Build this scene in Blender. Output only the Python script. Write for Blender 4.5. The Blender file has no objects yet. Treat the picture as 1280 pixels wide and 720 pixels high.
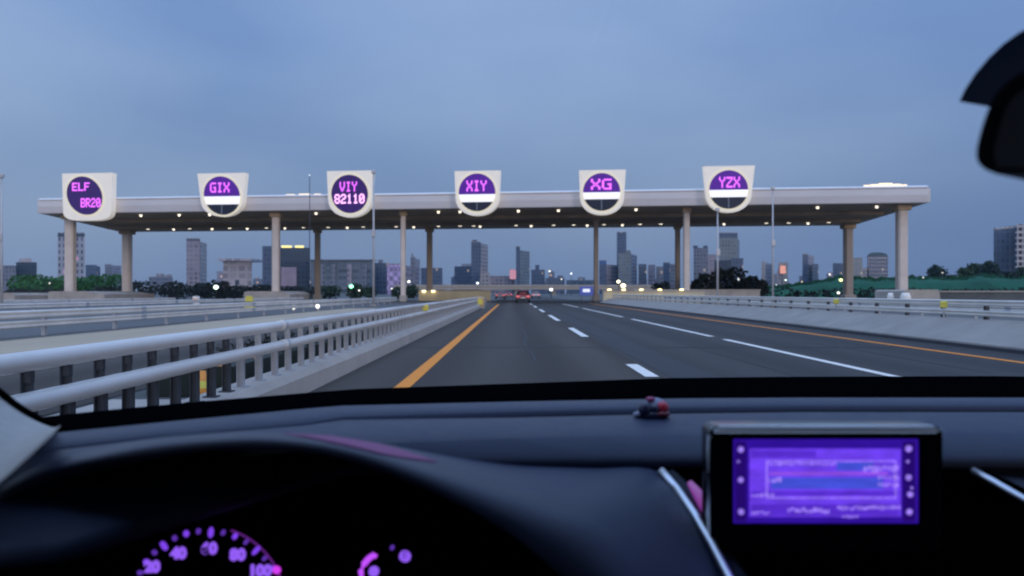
import bpy, math, random
from mathutils import Vector, Matrix
random.seed(11)
R = math.radians
scene = bpy.context.scene
COL = scene.collection
EYE = 1.2
HOR = 366.0
F = 1000.0

def at(u, v, d):
    """a point at distance d ahead of the camera that the photograph shows at (u, v)"""
    return Vector(((u - 640) / F * d, d, EYE - (v - HOR) / F * d))

def flat(u, v, z):
    d = (EYE - z) / ((v - HOR) / F)
    return at(u, v, d)

# ------------------------------------------------------------------ materials
MATS = {}
def mat(name, color, rough=0.6, noise=0.0, scale=4.0, metallic=0.0, spec=0.5, bump=0.0, bscale=60.0,
        emit=None, estr=0.0, stretch=(1, 1, 1), coat=0.0):
    if name in MATS:
        return MATS[name]
    m = bpy.data.materials.new(name)
    m.use_nodes = True
    nt = m.node_tree
    b = nt.nodes['Principled BSDF']
    b.inputs['Base Color'].default_value = (*color, 1)
    b.inputs['Roughness'].default_value = rough
    b.inputs['Metallic'].default_value = metallic
    b.inputs['Specular IOR Level'].default_value = spec
    b.inputs['Coat Weight'].default_value = coat
    tc = nt.nodes.new('ShaderNodeTexCoord')
    mp = nt.nodes.new('ShaderNodeMapping')
    mp.inputs['Scale'].default_value = stretch
    nt.links.new(tc.outputs['Object'], mp.inputs['Vector'])
    if noise > 0:
        n = nt.nodes.new('ShaderNodeTexNoise')
        n.inputs['Scale'].default_value = scale
        n.inputs['Detail'].default_value = 6
        n.inputs['Roughness'].default_value = 0.65
        nt.links.new(mp.outputs['Vector'], n.inputs['Vector'])
        r = nt.nodes.new('ShaderNodeValToRGB')
        r.color_ramp.elements[0].position = 0.3
        r.color_ramp.elements[1].position = 0.7
        r.color_ramp.elements[0].color = (*[c * (1 - noise) for c in color], 1)
        r.color_ramp.elements[1].color = (*[min(1, c * (1 + noise)) for c in color], 1)
        nt.links.new(n.outputs['Fac'], r.inputs['Fac'])
        nt.links.new(r.outputs['Color'], b.inputs['Base Color'])
        rr = nt.nodes.new('ShaderNodeMapRange')
        rr.inputs['To Min'].default_value = max(0.02, rough - 0.12)
        rr.inputs['To Max'].default_value = min(1, rough + 0.12)
        nt.links.new(n.outputs['Fac'], rr.inputs['Value'])
        nt.links.new(rr.outputs['Result'], b.inputs['Roughness'])
    if bump > 0:
        n2 = nt.nodes.new('ShaderNodeTexNoise')
        n2.inputs['Scale'].default_value = bscale
        n2.inputs['Detail'].default_value = 4
        nt.links.new(tc.outputs['Object'], n2.inputs['Vector'])
        bp = nt.nodes.new('ShaderNodeBump')
        bp.inputs['Strength'].default_value = bump
        bp.inputs['Distance'].default_value = 0.01
        nt.links.new(n2.outputs['Fac'], bp.inputs['Height'])
        nt.links.new(bp.outputs['Normal'], b.inputs['Normal'])
    if emit is not None:
        b.inputs['Emission Color'].default_value = (*emit, 1)
        b.inputs['Emission Strength'].default_value = estr
    MATS[name] = m
    return m

def lamp(name, color, strength):
    return mat(name, (0.2, 0.2, 0.2), 0.5, emit=color, estr=strength)

def facade(name, wall, glass, sx=3.2, sz=3.4, lit=0.06, litcol=(1.0, 0.72, 0.4), lstr=0.35, gap=0.35, rough=0.4):
    """wall with rows of windows, a few of them lit"""
    if name in MATS:
        return MATS[name]
    m = bpy.data.materials.new(name)
    m.use_nodes = True
    nt = m.node_tree
    L = nt.links.new
    b = nt.nodes['Principled BSDF']
    tc = nt.nodes.new('ShaderNodeTexCoord')
    sp = nt.nodes.new('ShaderNodeSeparateXYZ')
    L(tc.outputs['Object'], sp.inputs[0])
    ad = nt.nodes.new('ShaderNodeMath'); ad.operation = 'ADD'
    L(sp.outputs['X'], ad.inputs[0]); L(sp.outputs['Y'], ad.inputs[1])
    cb = nt.nodes.new('ShaderNodeCombineXYZ')
    L(ad.outputs[0], cb.inputs['X']); L(sp.outputs['Z'], cb.inputs['Y'])
    br = nt.nodes.new('ShaderNodeTexBrick')
    br.offset = 0.0
    br.inputs['Color1'].default_value = (0, 0, 0, 1)
    br.inputs['Color2'].default_value = (1, 1, 1, 1)
    br.inputs['Mortar'].default_value = (0, 0, 0, 1)
    br.inputs['Scale'].default_value = 1.0
    br.inputs['Brick Width'].default_value = sx
    br.inputs['Row Height'].default_value = sz
    br.inputs['Mortar Size'].default_value = gap * sz * 0.5
    br.inputs['Mortar Smooth'].default_value = 0.1
    L(cb.outputs[0], br.inputs['Vector'])
    ns = nt.nodes.new('ShaderNodeTexNoise'); ns.inputs['Scale'].default_value = 0.06; ns.inputs['Detail'].default_value = 5
    L(tc.outputs['Object'], ns.inputs['Vector'])
    wr = nt.nodes.new('ShaderNodeValToRGB')
    wr.color_ramp.elements[0].position = 0.3; wr.color_ramp.elements[1].position = 0.7
    wr.color_ramp.elements[0].color = (*[c * 0.78 for c in wall], 1)
    wr.color_ramp.elements[1].color = (*[c * 1.18 for c in wall], 1)
    L(ns.outputs['Fac'], wr.inputs['Fac'])
    gl = nt.nodes.new('ShaderNodeMix'); gl.data_type = 'RGBA'
    gl.inputs['A'].default_value = (*[c * 0.6 for c in glass], 1)
    gl.inputs['B'].default_value = (*[c * 1.3 for c in glass], 1)
    L(br.outputs['Color'], gl.inputs['Factor'])
    mx = nt.nodes.new('ShaderNodeMix'); mx.data_type = 'RGBA'
    L(br.outputs['Fac'], mx.inputs['Factor'])
    L(gl.outputs['Result'], mx.inputs['A'])
    L(wr.outputs['Color'], mx.inputs['B'])
    L(mx.outputs['Result'], b.inputs['Base Color'])
    mr = nt.nodes.new('ShaderNodeMapRange')
    mr.inputs['To Min'].default_value = 0.2; mr.inputs['To Max'].default_value = 0.75
    L(br.outputs['Fac'], mr.inputs['Value']); L(mr.outputs['Result'], b.inputs['Roughness'])
    if lit > 0:
        gt = nt.nodes.new('ShaderNodeMath'); gt.operation = 'GREATER_THAN'; gt.inputs[1].default_value = 1 - lit
        L(br.outputs['Color'], gt.inputs[0])
        mu = nt.nodes.new('ShaderNodeMath'); mu.operation = 'MULTIPLY'; mu.inputs[1].default_value = lstr
        L(gt.outputs[0], mu.inputs[0])
        b.inputs['Emission Color'].default_value = (*litcol, 1)
        L(mu.outputs[0], b.inputs['Emission Strength'])
    MATS[name] = m
    return m

# ------------------------------------------------------------------ mesh building
class MB:
    def __init__(self):
        self.v = []; self.f = []; self.s = []
    def add(self, verts, faces, smooth=False):
        b = len(self.v)
        self.v += [Vector(p) for p in verts]
        self.f += [tuple(b + i for i in f) for f in faces]
        self.s += [smooth] * len(faces)
        return self
    def box(self, lo, hi, rot=0.0, c=None):
        x0, y0, z0 = lo; x1, y1, z1 = hi
        vs = [Vector(p) for p in ((x0,y0,z0),(x1,y0,z0),(x1,y1,z0),(x0,y1,z0),(x0,y0,z1),(x1,y0,z1),(x1,y1,z1),(x0,y1,z1))]
        if rot:
            cc = Vector(c) if c else sum(vs, Vector()) / 8
            M = Matrix.Rotation(rot, 3, 'Z')
            vs = [cc + M @ (p - cc) for p in vs]
        return self.add(vs, [(3,2,1,0),(4,5,6,7),(0,1,5,4),(1,2,6,5),(2,3,7,6),(3,0,4,7)])
    def bevbox(self, lo, hi, r):
        x0, y0, z0 = lo; x1, y1, z1 = hi
        out = [(x0+r,y0),(x1-r,y0),(x1,y0+r),(x1,y1-r),(x1-r,y1),(x0+r,y1),(x0,y1-r),(x0,y0+r)]
        def ring(k, z):
            cx, cy = (x0+x1)/2, (y0+y1)/2
            return [(cx+(p[0]-cx)*(1-2*k/max(1e-6,(x1-x0))), cy+(p[1]-cy)*(1-2*k/max(1e-6,(y1-y0))), z) for p in out]
        rings = [ring(r, z0), ring(0, z0+r), ring(0, z1-r), ring(r, z1)]
        vs = [p for q in rings for p in q]; n = 8
        fs = [tuple(range(n-1, -1, -1)), tuple(range(3*n, 4*n))]
        for k in range(3):
            for i in range(n):
                j = (i+1) % n
                fs.append((k*n+i, k*n+j, (k+1)*n+j, (k+1)*n+i))
        return self.add(vs, fs)
    def tube(self, pts, r, n=10, cap=True, smooth=True):
        pts = [Vector(p) for p in pts]
        rs = r if isinstance(r, (list, tuple)) else [r] * len(pts)
        vs = []; fs = []
        for i, p in enumerate(pts):
            t = (pts[min(i+1, len(pts)-1)] - pts[max(i-1, 0)]).normalized()
            a = Vector((0,0,1)) if abs(t.z) < 0.9 else Vector((1,0,0))
            s = t.cross(a).normalized(); w = s.cross(t)
            for k in range(n):
                an = 2*math.pi*k/n
                vs.append(p + (s*math.cos(an) + w*math.sin(an)) * rs[i])
        for i in range(len(pts)-1):
            for k in range(n):
                j = (k+1) % n
                fs.append((i*n+k, i*n+j, (i+1)*n+j, (i+1)*n+k))
        self.add(vs, fs, smooth)
        if cap:
            b = len(self.v) - len(vs)
            self.f += [tuple(b + k for k in range(n-1, -1, -1)), tuple(b + (len(pts)-1)*n + k for k in range(n))]
            self.s += [False, False]
        return self
    def prism(self, outline, axis):
        """closed outline of points, pushed along the vector axis"""
        o = [Vector(p) for p in outline]; n = len(o); a = Vector(axis)
        vs = o + [p + a for p in o]
        fs = [tuple(range(n-1, -1, -1)), tuple(range(n, 2*n))]
        for i in range(n):
            j = (i+1) % n
            fs.append((i, j, n+j, n+i))
        return self.add(vs, fs)
    def loft(self, rows, smooth=True, closed=False):
        n = len(rows[0]); vs = [p for r in rows for p in r]; fs = []
        for i in range(len(rows)-1):
            for k in range(n-1 if not closed else n):
                j = (k+1) % n
                fs.append((i*n+k, i*n+j, (i+1)*n+j, (i+1)*n+k))
        return self.add(vs, fs, smooth)
    def ball(self, c, r, nu=12, nv=8, sq=(1,1,1)):
        c = Vector(c); rows = []
        for i in range(nv+1):
            th = math.pi*i/nv
            rows.append([c + Vector((math.sin(th)*math.cos(2*math.pi*k/nu)*r*sq[0], math.sin(th)*math.sin(2*math.pi*k/nu)*r*sq[1], math.cos(th)*r*sq[2])) for k in range(nu)])
        return self.loft(rows, True, True)
    def build(self, name, m, parent=None, loc=None, fixn=True):
        me = bpy.data.meshes.new(name)
        off = Vector(loc) if loc is not None else (parent.location if parent is not None and parent.parent is None else Vector((0,0,0)))
        if parent is not None:
            off = world_loc(parent) if loc is None else off
        me.from_pydata([tuple(p - off) for p in self.v], [], self.f)
        for p, s in zip(me.polygons, self.s):
            p.use_smooth = s
        me.materials.append(m)
        me.update()
        if fixn:
            import bmesh
            bm = bmesh.new(); bm.from_mesh(me)
            bmesh.ops.recalc_face_normals(bm, faces=bm.faces)
            bm.to_mesh(me); bm.free()
        o = bpy.data.objects.new(name, me)
        COL.objects.link(o)
        if parent is not None:
            o.parent = parent
            if loc is not None:
                o.location = Vector(loc) - world_loc(parent)
        else:
            o.location = off
        return o

def world_loc(o):
    p = Vector((0, 0, 0))
    while o is not None:
        p += o.location; o = o.parent
    return p

def tag(o, label=None, cat=None, group=None, kind=None):
    if label: o['label'] = label
    if cat: o['category'] = cat
    if group: o['group'] = group
    if kind: o['kind'] = kind
    return o

def empty(name, loc, label, cat, group=None):
    o = bpy.data.objects.new(name, None)
    COL.objects.link(o)
    o.location = loc
    o.empty_display_size = 0.1
    return tag(o, label, cat, group)

def copy_thing(root, loc, label=None):
    c = root.copy(); COL.objects.link(c); c.location = loc
    if label: c['label'] = label
    for ch in root.children:
        d = ch.copy(); COL.objects.link(d); d.parent = c
        for g in ch.children:
            e = g.copy(); COL.objects.link(e); e.parent = d
    return c

# ------------------------------------------------------------------ palette
M_asph = mat('asphalt', (0.074, 0.063, 0.053), 0.85, 0.22, 0.7, spec=0.22, bump=0.25, bscale=45, stretch=(1, 0.06, 1))
def tracks(m, centres):
    nt = m.node_tree; L_ = nt.links.new; b = nt.nodes['Principled BSDF']
    src = b.inputs['Base Color'].links[0].from_socket
    tc_ = nt.nodes['Texture Coordinate']; sp_ = nt.nodes.new('ShaderNodeSeparateXYZ'); L_(tc_.outputs['Object'], sp_.inputs[0])
    wv = nt.nodes.new('ShaderNodeMath'); wv.operation = 'MULTIPLY_ADD'; wv.inputs[1].default_value = 2*math.pi/1.74; wv.inputs[2].default_value = centres
    L_(sp_.outputs['X'], wv.inputs[0])
    sn = nt.nodes.new('ShaderNodeMath'); sn.operation = 'SINE'; L_(wv.outputs[0], sn.inputs[0])
    mr = nt.nodes.new('ShaderNodeMapRange'); mr.inputs['From Min'].default_value=-1; mr.inputs['To Min'].default_value=0.74; mr.inputs['To Max'].default_value=1.14
    L_(sn.outputs[0], mr.inputs['Value'])
    mx_ = nt.nodes.new('ShaderNodeMix'); mx_.data_type='RGBA'; mx_.blend_type='MULTIPLY'; mx_.inputs['Factor'].default_value=1
    L_(src, mx_.inputs['A']); L_(mr.outputs[0], mx_.inputs['B']); L_(mx_.outputs['Result'], b.inputs['Base Color'])
M_asph2 = mat('asphalt_resurfaced', (0.041, 0.036, 0.033), 0.65, 0.22, 0.8, spec=0.25, bump=0.25, bscale=45, stretch=(1, 0.05, 1))
tracks(M_asph, 2.6); tracks(M_asph2, 0.9)
M_apron = mat('plaza_pavement', (0.10, 0.098, 0.095), 0.75, 0.25, 0.12)
M_ground = mat('bare_ground', (0.09, 0.095, 0.09), 0.9, 0.3, 0.05)
M_tan = mat('tan_pavement', (0.48, 0.38, 0.26), 0.85, 0.15, 0.5, stretch=(1, 0.1, 1))
M_conc = mat('concrete', (0.43, 0.385, 0.33), 0.8, 0.14, 1.2, bump=0.2, bscale=25)
M_conc2 = mat('worn_concrete', (0.41, 0.365, 0.315), 0.85, 0.22, 0.6, bump=0.2, bscale=18)
M_steel = mat('galvanised_steel', (0.72, 0.69, 0.64), 0.36, 0.16, 1.6, metallic=0.1, stretch=(1, 0.3, 1))
M_beam = mat('beam_steel', (0.66, 0.62, 0.56), 0.5, 0.14, 0.8)
M_post = mat('post_steel', (0.42, 0.43, 0.45), 0.6, 0.15, 3.0, metallic=0.2)
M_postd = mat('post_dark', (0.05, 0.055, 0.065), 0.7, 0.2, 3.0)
M_white = mat('road_white', (0.88, 0.83, 0.74), 0.7, 0.14, 5.0)
M_orange = mat('road_orange', (0.95, 0.285, 0.010), 0.7, 0.12, 5.0)
M_fascia = mat('fascia_panel', (0.70, 0.66, 0.645), 0.35, 0.06, 0.15, stretch=(1, 1, 3))
M_soffit = mat('soffit', (0.50, 0.36, 0.22), 0.8, 0.25, 0.3)  # warm lamplight put into the brown base colour
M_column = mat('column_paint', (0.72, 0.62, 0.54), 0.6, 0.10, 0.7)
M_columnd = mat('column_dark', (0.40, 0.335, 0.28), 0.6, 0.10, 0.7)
M_leaf = mat('dark_leaf', (0.016, 0.024, 0.016), 0.8, 0.4, 0.5)
M_leaf2 = mat('mid_leaf', (0.035, 0.07, 0.03), 0.8, 0.4, 0.5)
M_leafg = mat('bright_green_leaf', (0.032, 0.135, 0.025), 0.8, 0.25, 0.3)
M_bankg = mat('bank_green', (0.021, 0.102, 0.058), 0.95, 0.35, 0.16, bump=1.0, bscale=3, spec=0.1)
M_bark = mat('bark', (0.06, 0.045, 0.035), 0.9, 0.3, 2.0)
M_yellow = mat('yellow_paint', (0.75, 0.65, 0.10), 0.6, 0.1, 4.0)
M_pole = mat('pole_grey', (0.55, 0.54, 0.54), 0.5, 0.08, 1.0, metallic=0.2)
M_black = mat('dark_rubber', (0.012, 0.012, 0.013), 0.8, 0.2, 6.0)

# ------------------------------------------------------------------ ground, roads, markings
g = MB().add([(-1600,-300,-0.012),(1600,-300,-0.012),(1600,1600,-0.012),(-1600,1600,-0.012)], [(0,1,2,3)])
tag(g.build('ground', M_ground), kind='structure')
g = MB().add([(-90,40,-0.008),(75,40,-0.008),(75,230,-0.008),(-90,230,-0.008)], [(0,1,2,3)])
tag(g.build('plaza_pavement', M_apron), kind='structure')
XL, XO, XD, XW, XO2, XR = -2.45, -1.39, 2.0, 5.47, 8.75, 10.1
road = MB().add([(XL,-40,0),(2.15,-40,0),(2.15,700,0),(XL,700,0)], [(0,1,2,3)]).build('road', M_asph)
tag(road, kind='structure')
rl = MB().add([(2.15,-40,-0.001),(XR,-40,-0.001),(XR,700,-0.001),(2.15,700,-0.001)], [(0,1,2,3)])
tag(rl.build('resurfaced_road', M_asph2), kind='structure')
M_seam = mat('tar_joint', (0.028, 0.028, 0.030), 0.6, 0.3, 2.0, spec=0.25, stretch=(1, 0.1, 1))
def stripe_seam(pts, w):
    b = MB()
    for (x0,y0),(x1,y1) in zip(pts, pts[1:]):
        b.add([(x0-w,y0,0.003),(x0+w,y0,0.003),(x1+w,y1,0.003),(x1-w,y1,0.003)],[(0,1,2,3)])
    b.build('tar_seam', M_seam, road)
rj = random.Random(2)
stripe_seam([(2.62+0.05*math.sin(y*.3),y) for y in range(4,80,3)], 0.34)
for x, y0, y1 in ((0.35,14,40),(4.1,9,26),(7.2,12,34),(-0.6,30,60)):
    stripe_seam([(x+rj.uniform(-.06,.06),y0+(y1-y0)*i/14) for i in range(15)], 0.025)
for y in (17.5, 33, 52):
    b = MB(); b.add([(XL+.02,y,0.0035),(XR-.12,y,0.0035),(XR-.12,y+.16,0.0035),(XL+.02,y+.16,0.0035)],[(0,1,2,3)]); b.build('expansion_joint', M_seam, road)
def stripe(name, x, w, y0, y1, m, z=0.005):
    b = MB().add([(x-w/2,y0,z),(x+w/2,y0,z),(x+w/2,y1,z),(x-w/2,y1,z)], [(0,1,2,3)])
    return b.build(name, m, road)
stripe('edge_line', XO, 0.2, -30, 82, M_orange)
stripe('edge_line', XO2, 0.17, -30, 90, M_orange)
for y0, y1 in ((-10,-5),(0.5,5.5),(11.4,13.4),(21.8,27.3),(34.3,43),(50,58),(65,73),(80,88)):
    stripe('lane_dash', XD, 0.2, y0, y1, M_white)
for y0, y1 in ((-8,2),(4,9.4),(10.6,20.6),(21.9,36.5),(39.6,62),(66,86)):
    stripe('lane_dash', XW, 0.17, y0, y1, M_white)
# left carriageway
lr = MB().add([(-9.9,-40,-0.003),(-4.6,-40,-0.003),(-4.6,90,-0.003),(-9.9,90,-0.003)], [(0,1,2,3)])
tag(lr.build('opposite_road', M_asph), kind='structure')
lr = MB().add([(-12.7,-40,-0.003),(-10.0,-40,-0.003),(-10.0,62,-0.003),(-12.7,62,-0.003)], [(0,1,2,3)])
tag(lr.build('tan_path', M_tan), kind='structure')
lr = MB().add([(-4.5,-40,0.002),(-2.95,-40,0.002),(-2.95,9,0.002),(-4.5,9,0.002)], [(0,1,2,3)])
tag(lr.build('median_pavement', M_conc2), kind='structure')
lr = MB().add([(-60,-40,-0.004),(-13.4,-40,-0.004),(-13.4,88,-0.004),(-60,88,-0.004)], [(0,1,2,3)])
tag(lr.build('far_road', M_apron), kind='structure')
lr = MB().add([(12.3,-40,-0.004),(45,-40,-0.004),(45,88,-0.004),(12.3,88,-0.004)], [(0,1,2,3)])
tag(lr.build('side_road', M_apron), kind='structure')

# ------------------------------------------------------------------ left pipe barrier
B0, B1 = 2.2, 62.0
lb = empty('pipe_barrier', (-2.65, 30, 0), 'pale barrier of two round steel pipes on a concrete kerb beside the orange line', 'barrier')
kerb = MB()
prof = [(-2.45,0.0),(-2.47,0.20),(-2.54,0.27),(-2.86,0.27),(-2.92,0.20),(-2.93,0.0)]
kerb.prism([(x, -30, z) for x, z in prof], (0, B1+30, 0))
kerb.build('kerb', M_conc, lb)
for z, dx in ((0.605, 0.0), (0.825, -0.03)):
    ys = [B0-14 + i*3.0 for i in range(int((B1-B0+14)/3)+1)]
    MB().tube([(-2.62+dx+random.uniform(-.004,.004), y, z+random.uniform(-.004,.004)) for y in ys], 0.056, 14).build('pipe_rail', M_steel, lb)
    for y in ys[3::2]:
        MB().tube([(-2.62+dx, y-0.09, z), (-2.62+dx, y+0.09, z)], 0.060, 14).build('pipe_sleeve', M_steel, lb)
def hpost(y):
    b = MB()
    b.box((-2.712, y-0.032, 0.268), (-2.704, y+0.032, 0.80))
    b.box((-2.656, y-0.032, 0.268), (-2.648, y+0.032, 0.66))
    b.box((-2.704, y-0.006, 0.268), (-2.656, y+0.006, 0.72))
    b.box((-2.74, y-0.06, 0.268), (-2.62, y+0.06, 0.280))
    b.box((-2.706, y-0.02, 0.70), (-2.66, y+0.02, 0.84))
    return b
ref = hpost(0).build('post', M_post, lb, loc=(-2.65, 0, 0))
refd = hpost(0).build('post', M_postd, lb, loc=(-2.65, 0, 0))  # shade on the nearest posts put into a darker colour
ys = []
y = 2.9
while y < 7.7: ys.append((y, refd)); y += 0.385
while y < B1: ys.append((y, ref)); y += 0.56 if y < 30 else 0.8
used_ = set()
for y, rp in ys:
    if rp.name not in used_:
        used_.add(rp.name); rp.location = (0, y-30, 0)
    else:
        c = rp.copy(); COL.objects.link(c); c.parent = lb; c.location = (random.uniform(-.004,.004), y-30, 0)
refd['label'] = 'near steel post with shade painted into its colour'
mk = empty('barrier_delineator', (-2.55, 24, 0.9), 'small yellow marker clipped on the pipe barrier by the near lane', 'delineator')
MB().bevbox((-2.68,23.9,0.66),(-2.50,24.0,0.84),0.02).build('reflector', M_yellow, mk)
MB().box((-2.61,24.0,0.60),(-2.57,24.03,0.86)).build('bracket', M_post, mk)

mh = empty('added_dark_backing', (-3.7, 35, 0), 'low dark leafy mass added to darken the gaps behind the posts of the pipe barrier', 'hedge')  # dark mass added to darken what shows between the farther posts
b = MB(); b.box((-4.25,9.3,0),(-3.25,60,0.34)); b.build('backing_core', M_leaf, mh)
b = MB(); rm = random.Random(9)
for _ in range(7000):
    q = Vector((rm.uniform(-4.3,-3.2), 11.5+48*rm.random()**1.6, rm.uniform(0.02,0.46)))
    a = Vector((rm.gauss(0,1),rm.gauss(0,1),rm.gauss(0,1))).normalized(); c2 = a.cross(Vector((0.3,0.5,1))).normalized(); z_ = rm.uniform(.02,.04)
    b.add([q-a*z_-c2*z_*.5,q+a*z_-c2*z_*.5,q+a*z_+c2*z_*.5,q-a*z_+c2*z_*.5],[(0,1,2,3)])
b.build('foliage', M_leaf, mh, fixn=False)

# crash cushion at its end
cc = empty('crash_cushion', (-2.6, 63, 0), 'tan crash cushion at the far end of the pipe barrier', 'crash cushion')
M_cush = mat('cushion_tan', (0.55, 0.38, 0.20), 0.7, 0.15, 2.0)
b = MB()
for k in range(3):
    b.bevbox((-3.0, 62.3+k*0.7, 0.1), (-2.2, 62.95+k*0.7, 0.86), 0.08)
b.build('absorber', M_cush, cc)
MB().box((-3.05,62.2,0),(-2.15,64.5,0.1)).build('base', M_conc2, cc)
MB().box((-2.9,62.27,0.3),(-2.3,62.30,0.7)).build('reflector_plate', M_yellow, cc)

# cones added as stand-ins for warm glints between the posts
def cone(loc, label, h=0.42):
    h *= 0.8
    t = empty('glint_cone', loc, label, 'glint cone', 'glint cones behind the pipe barrier')
    x, y, z = loc
    MB().tube([(x,y,z+0.03),(x,y,z+h*0.5),(x,y,z+h)],[0.13,0.08,0.03],14).build('glint_cone_body', mat('glint_cone_orange',(0.85,0.32,0.04),0.5,0.1,6), t)
    MB().tube([(x,y,z+h*0.45),(x,y,z+h*0.68)],[0.088,0.065],14,cap=False).build('glint_cone_band', M_yellow, t)
    MB().bevbox((x-0.17,y-0.17,z),(x+0.17,y+0.17,z+0.035),0.012).build('base', M_black, t)
cone((-3.42,8.85,0.002), 'orange and yellow cone added for a warm glint behind the pipe barrier, nearest of three seen between its posts')
cone((-3.42,9.42,0.002), 'yellow banded cone added for a warm glint behind the pipe barrier, middle of three between its posts', 0.5)
cone((-3.35,10.5,0.002), 'orange cone added for a warm glint behind the pipe barrier, farthest of three between its posts', 0.46)

# ------------------------------------------------------------------ beam guardrails
def wbeam(b, x, y0, y1, z0, z1, t=0.05, side=1):
    zc = (z0+z1)/2; h = (z1-z0)/2
    pr = [(0,z0),(t*.9,z0+h*.25),(t,z0+h*.5),(t*.5,zc-h*.12),(t*.5,zc+h*.12),(t,z1-h*.5),(t*.9,z1-h*.25),(0,z1),(-0.012,z1),(-0.012,z0)]
    b.prism([(x+side*p[0], y0, p[1]) for p in pr], (0, y1-y0, 0))
def guardrail(x, y0, y1, rails, step, label, side, base=0.0, phase=0.0):
    t = empty('guardrail', (x, (y0+y1)/2, base), label, 'guardrail', 'steel beam guardrails')
    for z0, z1 in rails:
        b = MB(); wbeam(b, x, y0, y1, z0, z1, 0.06, side); b.build('beam', M_beam, t)
        yy = y0+2
        while yy < y1:
            j = MB(); wbeam(j, x+side*0.006, yy, yy+0.35, z0-0.004, z1+0.004, 0.062, side); yy += 12
            j.build('splice', M_post, t)
    top = rails[-1][1] if rails[-1][1] > rails[0][1] else rails[0][1]
    me = None
    yy = y0 + 0.5 + phase; k = 0
    while yy < y1:
        if me is None:
            b = MB(); b.box((x-side*0.16-0.05,yy-0.06,base),(x-side*0.16+0.05,yy+0.06,top-0.01))
            for z0, z1 in rails:
                b.box((x-side*0.06-0.05,yy-0.05,z0+0.03),(x-side*0.06+0.05,yy+0.05,z1-0.03))
            me = b.build('post', M_post, t); y_first = yy
        else:
            c = me.copy(); COL.objects.link(c); c.parent = t; c.location = me.location + Vector((0, yy-y_first, 0))
        yy += step; k += 1
    return t
guardrail(-13.0, -10, 90, [(0.26,0.46),(0.52,0.73)], 4.0, 'double beam guardrail beyond the tan strip, nearest of the left guardrails', 1)
guardrail(-24.0, -5, 92, [(0.42,0.68)], 4.0, 'single beam guardrail between the two outer left carriageways', 1, phase=1)
guardrail(-40.0, 10, 95, [(0.36,0.62)], 4.0, 'farthest left guardrail, thin pale line below the toll islands', 1)

rb = empty('parapet_barrier', (10.55, 30, 0), 'low concrete parapet carrying two steel beams along the right lanes', 'barrier')
pp = [(10.1,0),(10.12,0.10),(10.3,0.16),(11.35,0.50),(11.45,0.53),(12.1,0.53),(12.2,0.0)]
MB().prism([(x,-30,z) for x,z in pp],(0,123,0)).build('parapet', mat('parapet_concrete', (0.31, 0.28, 0.245), 0.8, 0.2, 0.9, bump=0.2, bscale=25), rb)
MB().box((10.0,-30,0),(10.098,93,0.07)).build('kerb', M_postd, rb)
for z0, z1 in ((0.61,0.76),(0.87,1.02)):
    b = MB(); wbeam(b, 11.74, -30, 93, z0, z1, 0.055, -1); b.build('beam', M_beam, rb)
pst = MB().box((11.82,-0.06,0.528),(11.90,0.06,1.0)).box((11.755,-0.05,0.64),(11.82,0.05,0.74)).box((11.755,-0.05,0.90),(11.82,0.05,1.0)).build('post', M_postd, rb, loc=(10.55,0,0))
for k in range(46):
    y = -4 + 2.0*k
    if k == 0: pst.location = (0, y-30, 0)
    else:
        c = pst.copy(); COL.objects.link(c); c.parent = rb; c.location = (0, y-30, 0)
guardrail(17.5, 2, 92, [(0.50,0.74)], 4.0, 'steel beam guardrail running behind the right concrete parapet', -1)
for u, D, txt in ((1180, 21.4, 'nearer'), (1045, 28.5, 'farther')):
    x = 11.55
    t = empty('barrier_delineator', (x, D, 0.9), 'small yellow marker on the right parapet beams, %s of the two' % txt, 'delineator')
    MB().bevbox((x-0.10,D-0.03,0.80),(x+0.10,D+0.03,0.98),0.025).build('reflector', M_yellow, t)
    MB().box((x-0.02,D-0.02,0.53),(x+0.02,D+0.02,0.80)).build('stem', M_post, t)

# small white marker lights on the left lanes
M_litw = lamp('marker_light', (1.0, 0.92, 0.8), 2.5)
for u, v, D, txt in ((367,384,48,'left of two beside the near guardrail end'),(397,383,52,'right of two beside the near guardrail end')):
    p = at(u, v, D)
    t = empty('marker_light', (p.x, p.y, 0), 'small white marker light on a short post, '+txt, 'marker light')
    MB().ball((p.x,p.y,p.z), 0.13, 10, 6).build('lens', M_litw, t)
    MB().tube([(p.x,p.y,0),(p.x,p.y,p.z-0.1)],0.05,8).build('stem', M_post, t)

# ------------------------------------------------------------------ toll plaza canopy
def canopyD(u, back=0.0):
    # depth of the front edge at image column u
    a, bb = 1/107.2, 1/94.2
    k = (u-48)/(1160-48)
    return 1/(a+(bb-a)*k)
FL = Vector((-0.592*107.2, 107.2)); FR = Vector((0.520*94.2, 94.2))
RL = Vector((-0.487*141, 141)); RR = Vector((0.424*127, 127))
ZB, ZT = 11.85, 13.62
dirf = (FR-FL).normalized(); nrm = Vector((dirf.y, -dirf.x))  # towards the camera
cn = empty('toll_canopy', (0, 112, 0), 'long flat toll plaza canopy on slender columns spanning the whole motorway', 'toll canopy')
def quad_prism(pts, z0, z1):
    return MB().prism([(p[0],p[1],z0) for p in pts],(0,0,z1-z0))
inner = [FL+nrm*-0.6, FR+nrm*-0.6, RR, RL]
quad_prism(inner, ZB+0.05, ZT-0.35).build('soffit', M_soffit, cn)
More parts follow.
